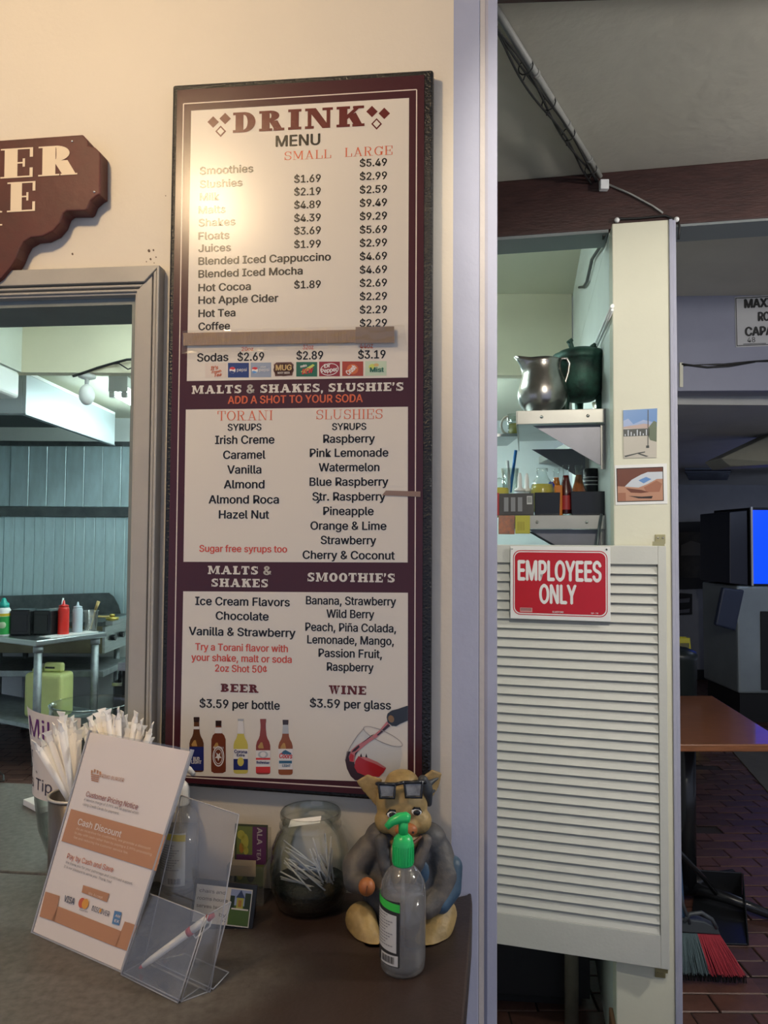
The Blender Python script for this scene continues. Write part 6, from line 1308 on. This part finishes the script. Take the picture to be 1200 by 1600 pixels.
# drink dispenser with lit panel
yD = 6.4
ink('machsteel', (.33, .38, .38), .35, .3, var=.15, vscale=3)
ds = thing('drink_dispenser', 'tall soft drink dispenser with glowing blue panel and grey base', 'machine', Vector((3.4, yD + .4, 0)))
def fx(px, Y): return (px - 600) / FPX * Y + .0
def fz(py, Y): return at(1170, py, Y).z
m_ = MB(); m_.box(fx(1172, yD), fx(1172, yD) + .75, yD, yD + .7, fz(915, yD), fz(793, yD)); m_.build('top_housing', 'blackmatt', ds, bev=.006)
m_ = MB(); m_.box(fx(1172, yD) - .001, fx(1172, yD) + .016, yD - .02, yD - .001, fz(915, yD), fz(792, yD)); m_.build('bright_edge', 'chrome', ds)
m_ = MB(); m_.prism([(fx(1176, yD), yD - .006, fz(912, yD)), (fx(1176, yD) + .6, yD - .006, fz(912, yD)), (fx(1176, yD) + .6, yD - .006, fz(797, yD)), (fx(1176, yD), yD - .006, fz(797, yD))], (0, .005, 0)); m_.build('lit_panel', mat('blue_screen', (.0, .02, .1), .3, em=(.0, .055, 1.0), ems=SCREEN), ds)
m_ = MB(); m_.prism([(fx(1150, yD), yD, fz(915.5, yD)), (fx(1150, yD) + .9, yD, fz(915.5, yD)), (fx(1160, yD) + .9, yD, fz(1084, yD)), (fx(1151, yD), yD, fz(1084, yD))], (0, .7, 0)); m_.build('base_cabinet', 'machsteel', ds, bev=.02)
m_ = MB(); m_.box(fx(1186, yD), fx(1186, yD) + .5, yD - .012, yD - .001, fz(1078, yD), fz(955, yD)); m_.build('drip_recess', 'blackmatt', ds, bev=.004)
m_ = MB(); m_.box(fx(1150, yD) + .03, fx(1150, yD) + .86, yD + .03, yD + .66, .0005, fz(1085, yD)); m_.build('plinth', 'blackmatt', ds)
m_ = MB(); m_.prism([(fx(1141, yD) - .0, yD + .02, fz(912, yD)), (fx(1170, yD), yD + .02, fz(915, yD)), (fx(1170, yD), yD + .02, fz(797, yD)), (fx(1142, yD), yD + .02, fz(800, yD))], (0, .6, 0)); tag(m_.build('side_cabinet', ink('navydark', (.015, .017, .03), .4), bev=.006), 'dark cabinet joined left of the glowing blue panel', 'cabinet')
m_ = MB(); m_.prism([at(1130, 918, 6.34), at(1164, 922, 6.34), at(1150, 986, 6.34), at(1118, 977, 6.34)], (0, .055, 0)); m_.build('tilted_case', ink('navy', (.03, .042, .08), .5), ds, bev=.015)
# yellow caution stand, bin
ink('cautiony', (.62, .55, .03), .4)
cy = thing('caution_sign', 'yellow folding wet floor sign standing beyond the wooden table', 'sign', at(1075, 1100, 5.6))
for dy, nm in ((0, 'panel'), (.22, 'panel')):
    m_ = MB(); m_.prism([Vector((fx(1056, 5.6), 5.6 + dy * 1.2, .0005)), Vector((fx(1091, 5.6), 5.6 + dy * 1.2, .0005)), Vector((fx(1082, 5.6), 5.66 + dy * .3, fz(999, 5.6))), Vector((fx(1062, 5.6), 5.66 + dy * .3, fz(999, 5.6)))], (0, .012, 0)); m_.build(nm, 'cautiony', cy, bev=.004)
m_ = MB(); m_.prism([at(1063, 1005, 5.64), at(1077, 1005, 5.64), at(1077, 1012, 5.64), at(1063, 1012, 5.64)], (0, .004, 0)); m_.build('handle_slot', ink('yslot', (.16, .15, .06), .5), cy)
c = at(1062, 1060, 5.2); c.z = .0005; m_ = MB(); m_.lathe([(.085, 0), (.10, .006), (.115, fz(1030, 5.2)), (.122, fz(1026, 5.2)), (.11, fz(1018, 5.2)), (.05, fz(1012, 5.2))], c, 28); tag(m_.build('trash_bin', ink('bingrey', (.02, .028, .027), .35)), 'dark rounded trash bin in front of the yellow caution sign', 'bin')
# wooden table, pedestal
ta0 = onz(1052, 1163, .75); tR = onz(1216, 1161, .75); tb0 = onz(1113, 1087, .75); te = (onz(1200, 1163, .75) - onz(1068, 1160, .75)).normalized()
far = onz(1060, 1087, .75)
corner = Vector((onz(1200, 1151, .75).x + .03, onz(1216, 1163, .75).y, .75))
tbl = thing('dining_table', 'rectangular orange brown wooden dining table on a black pedestal', 'table', Vector((1.35, 3.3, 0)))
m_ = MB(); m_.prism([ta0 - up(.03), corner - up(.03), tb0 - up(.03), far - up(.03)], up(.03)); m_.build('tabletop', 'wood', tbl, bev=.005)
m_ = MB(); m_.tube([(1.33, 3.28, .03), (1.33, 3.28, .719)], .04, 14); m_.build('pedestal', 'black', tbl)
for a in (-35, 35, 145, 215): m_ = MB(); m_.tube([(1.33, 3.28, .05), (1.33 + .17 * math.cos(R(a)), 3.28 + .17 * math.sin(R(a)), .045), (1.33 + .36 * math.cos(R(a)), 3.28 + .36 * math.sin(R(a)), .018)], [.03, .024, .017], 8); m_.build('foot', 'black', tbl)
m_ = MB(); c = Vector((1.52, 4.25, .0005)); m_.lathe([(.10, 0), (.13, .30), (.14, .31), (.13, .315)], c, 24); tag(m_.build('small_bin', 'black'), 'small black bin on the tiles behind the table pedestal', 'bin')
m_ = MB(); m_.prism([onz(1140, 1170, .001), onz(1215, 1168, .001), onz(1290, 1260, .001), onz(1220, 1262, .001)], up(.008)); tag(m_.build('floor_mat', ink('matgrey', (.13, .12, .095), .8, bump=.4, bscale=90, var=.2), bev=.003), 'grey brown floor mat with dark edge beyond the table', 'mat')
# broom and dustpan
bm_ = thing('push_broom', 'angled broom with grey and red bristles leaning behind the post', 'broom', onz(1110, 1526, 0))
yB = 2.64
def bp(px, py, y=yB): return at(px, py, y)
ink('brist_g', (.13, .19, .20), .6); ink('brist_r', (.48, .05, .07), .55); ink('capgrey', (.05, .058, .065), .4)
m_ = MB(); m_.prism([bp(1040, 1444), bp(1068, 1436), bp(1100, 1440), bp(1122, 1450), bp(1126, 1461), bp(1070, 1457), bp(1040, 1455)], (0, .045, 0)); m_.build('cap', 'capgrey', bm_, bev=.004)
m_ = MB(); m_.tube([bp(1069, 1440), bp(1078, 1428), bp(1096, 1426), bp(1112, 1436), bp(1120, 1450)], .007, 8); m_.tube([bp(1060, 1380), bp(1066, 1410), bp(1078, 1443)], .006, 8); m_.build('cap_ribs', 'capgrey', bm_)
m_ = MB(); m_.tube([bp(1066, 1440, 2.66), bp(1050, 1200, 2.72), bp(1040, 1010, 2.78)], .011, 10); m_.build('handle', ink('brhandle', (.10, .2, .35), .4), bm_)
for key, i0, i1 in (('brist_g', 0, 60), ('brist_r', 60, 104)):
    m_ = MB()
    for i in range(i0, i1):
        f = i / 103; 
        for r_ in range(3):
            t0_ = bp(1042 + (1124 - 1042) * f, 1456 + 4 * f, yB + .008 + r_ * .014); b0_ = bp(1034 + (1164 - 1034) * (f + random.uniform(-.008, .008)), 1519 + 7 * f + random.uniform(-3, 3), yB - .01 + r_ * .022)
            mid = t0_.lerp(b0_, .5) + Vector((random.uniform(-.002, .002), 0, 0))
            m_.tube([t0_, mid, b0_], [.0016, .0018, .0013], 3, False)
    o = m_.build('bristles', key, bm_); o['kind'] = 'stuff'; o['label'] = 'red bristles at the right' if key == 'brist_r' else 'grey green bristles'
m_ = MB()
for i in range(120):
    f = i / 119; b0_ = bp(1034 + (1166 - 1034) * f, 1518 + 7 * f, yB + .01 + random.uniform(-.02, .025)); m_.tube([b0_, b0_ + Vector((random.uniform(-.003, .006), 0, -.026))], [.002, .0015], 3, False)
o = m_.build('dark_bristle_tips', 'blackmatt', bm_); o['kind'] = 'stuff'
dp = thing('lobby_dustpan', 'black lobby dustpan lying behind the broom head', 'dustpan', onz(1150, 1470, 0))
m_ = MB(); q_ = [onz(1075, 1475, .0008), onz(1168, 1478, .0008), onz(1160, 1400, .0008), onz(1085, 1395, .0008)]; m_.prism(q_, up(.008)); m_.prism([q_[3], q_[2], q_[2] + up(.10), q_[3] + up(.10)], (0, .008, 0)); m_.prism([q_[1], q_[2], q_[2] + up(.10), q_[1] + up(.02)], (.006, 0, 0)); m_.build('pan', 'black', dp, bev=.003)
m_ = MB(); m_.tube([onz(1120, 1398, .05), onz(1100, 1372, .16), onz(1060, 1330, .36)], .010, 8); m_.build('handle', 'black', dp)
# dim dining lamp, added and unseen, is built with the lamps
# ================================================================== LAMPS (their light stays with them)
def globe(name, label, pos, r, rad, col, z_c=CEIL):
    t = thing(name, label, 'lamp', (pos.x, pos.y, z_c - .0005))
    M[name + 'g'] = mat(name + '_glow', (1, 1, 1), .4, em=col, ems=rad)
    b = MB(); b.ball(pos, r, 14); b.build('globe', name + 'g', t)
    b = MB(); b.lathe([(.055, z_c - .0005), (.055, z_c - .02), (.02, z_c - .03), (.012, z_c - .031), (.012, pos.z + r * .9)], (pos.x, pos.y, 0), 20); b.build('mount', 'white', t)
_r = ray(330, 322); _p = W(*wuv(330, 322, LF), LF); _d = (_p - CAM).normalized(); _m = _d - WN * 2 * _d.dot(WN)
_t = (2.545 - _p.z) / _m.z
globe('globe_lamp', 'warm glass globe lamp under the ceiling of the ordering area', _p + _m * _t, .06, LAMP_WARM, (1.0, .73, .43))
def spot(label, pos, aim, w, col, ang, blend=.8):
    t = thing('added_spotlight', label, 'lamp', pos); d = (aim - pos).normalized()
    b = MB(); b.tube([pos - d * .07, pos + d * .05], [.038, .045], 20, False); b.build('shade', 'white', t, fix=False)
    b = MB(); b.tube([pos - d * .0705, pos - d * .085], [.037, .02], 20); b.tube([pos - d * .05, Vector((pos.x, pos.y, CEIL - .0005))], .008, 8); b.build('stem', 'white', t)
    l = bpy.data.lights.new('bulb', 'SPOT'); l.energy = w; l.color = col; l.spot_size = R(ang); l.spot_blend = blend; l.shadow_soft_size = .035
    o = bpy.data.objects.new('bulb', l); COL.objects.link(o); o.parent = t; o.rotation_euler = d.to_track_quat('-Z', 'Y').to_euler(); o.location = d * .02
spot('unseen white ceiling spotlight added to light the staff door and post', Vector((.40, .32, 2.53)), Vector((.70, 2.1, 1.65)), SPOT_W, (1.0, .93, .78), 62, .6)  # unseen lamp, added to brighten the post and staff door
globe('added_side_globe', 'unseen neutral globe lamp added right of the ordering area under the ceiling', Vector((1.9, .9, 2.33)), .07, 330, (1.0, .95, .88))  # unseen lamp, added to lighten the ceiling, post and lavender wall end
globe('added_dining_globe', 'dim cool globe lamp added over the dining room out of sight', Vector((3.5, 5.2, 2.08)), .07, 40, (.62, .74, 1.0), 2.2)  # unseen lamp, added to lift the dark dining room
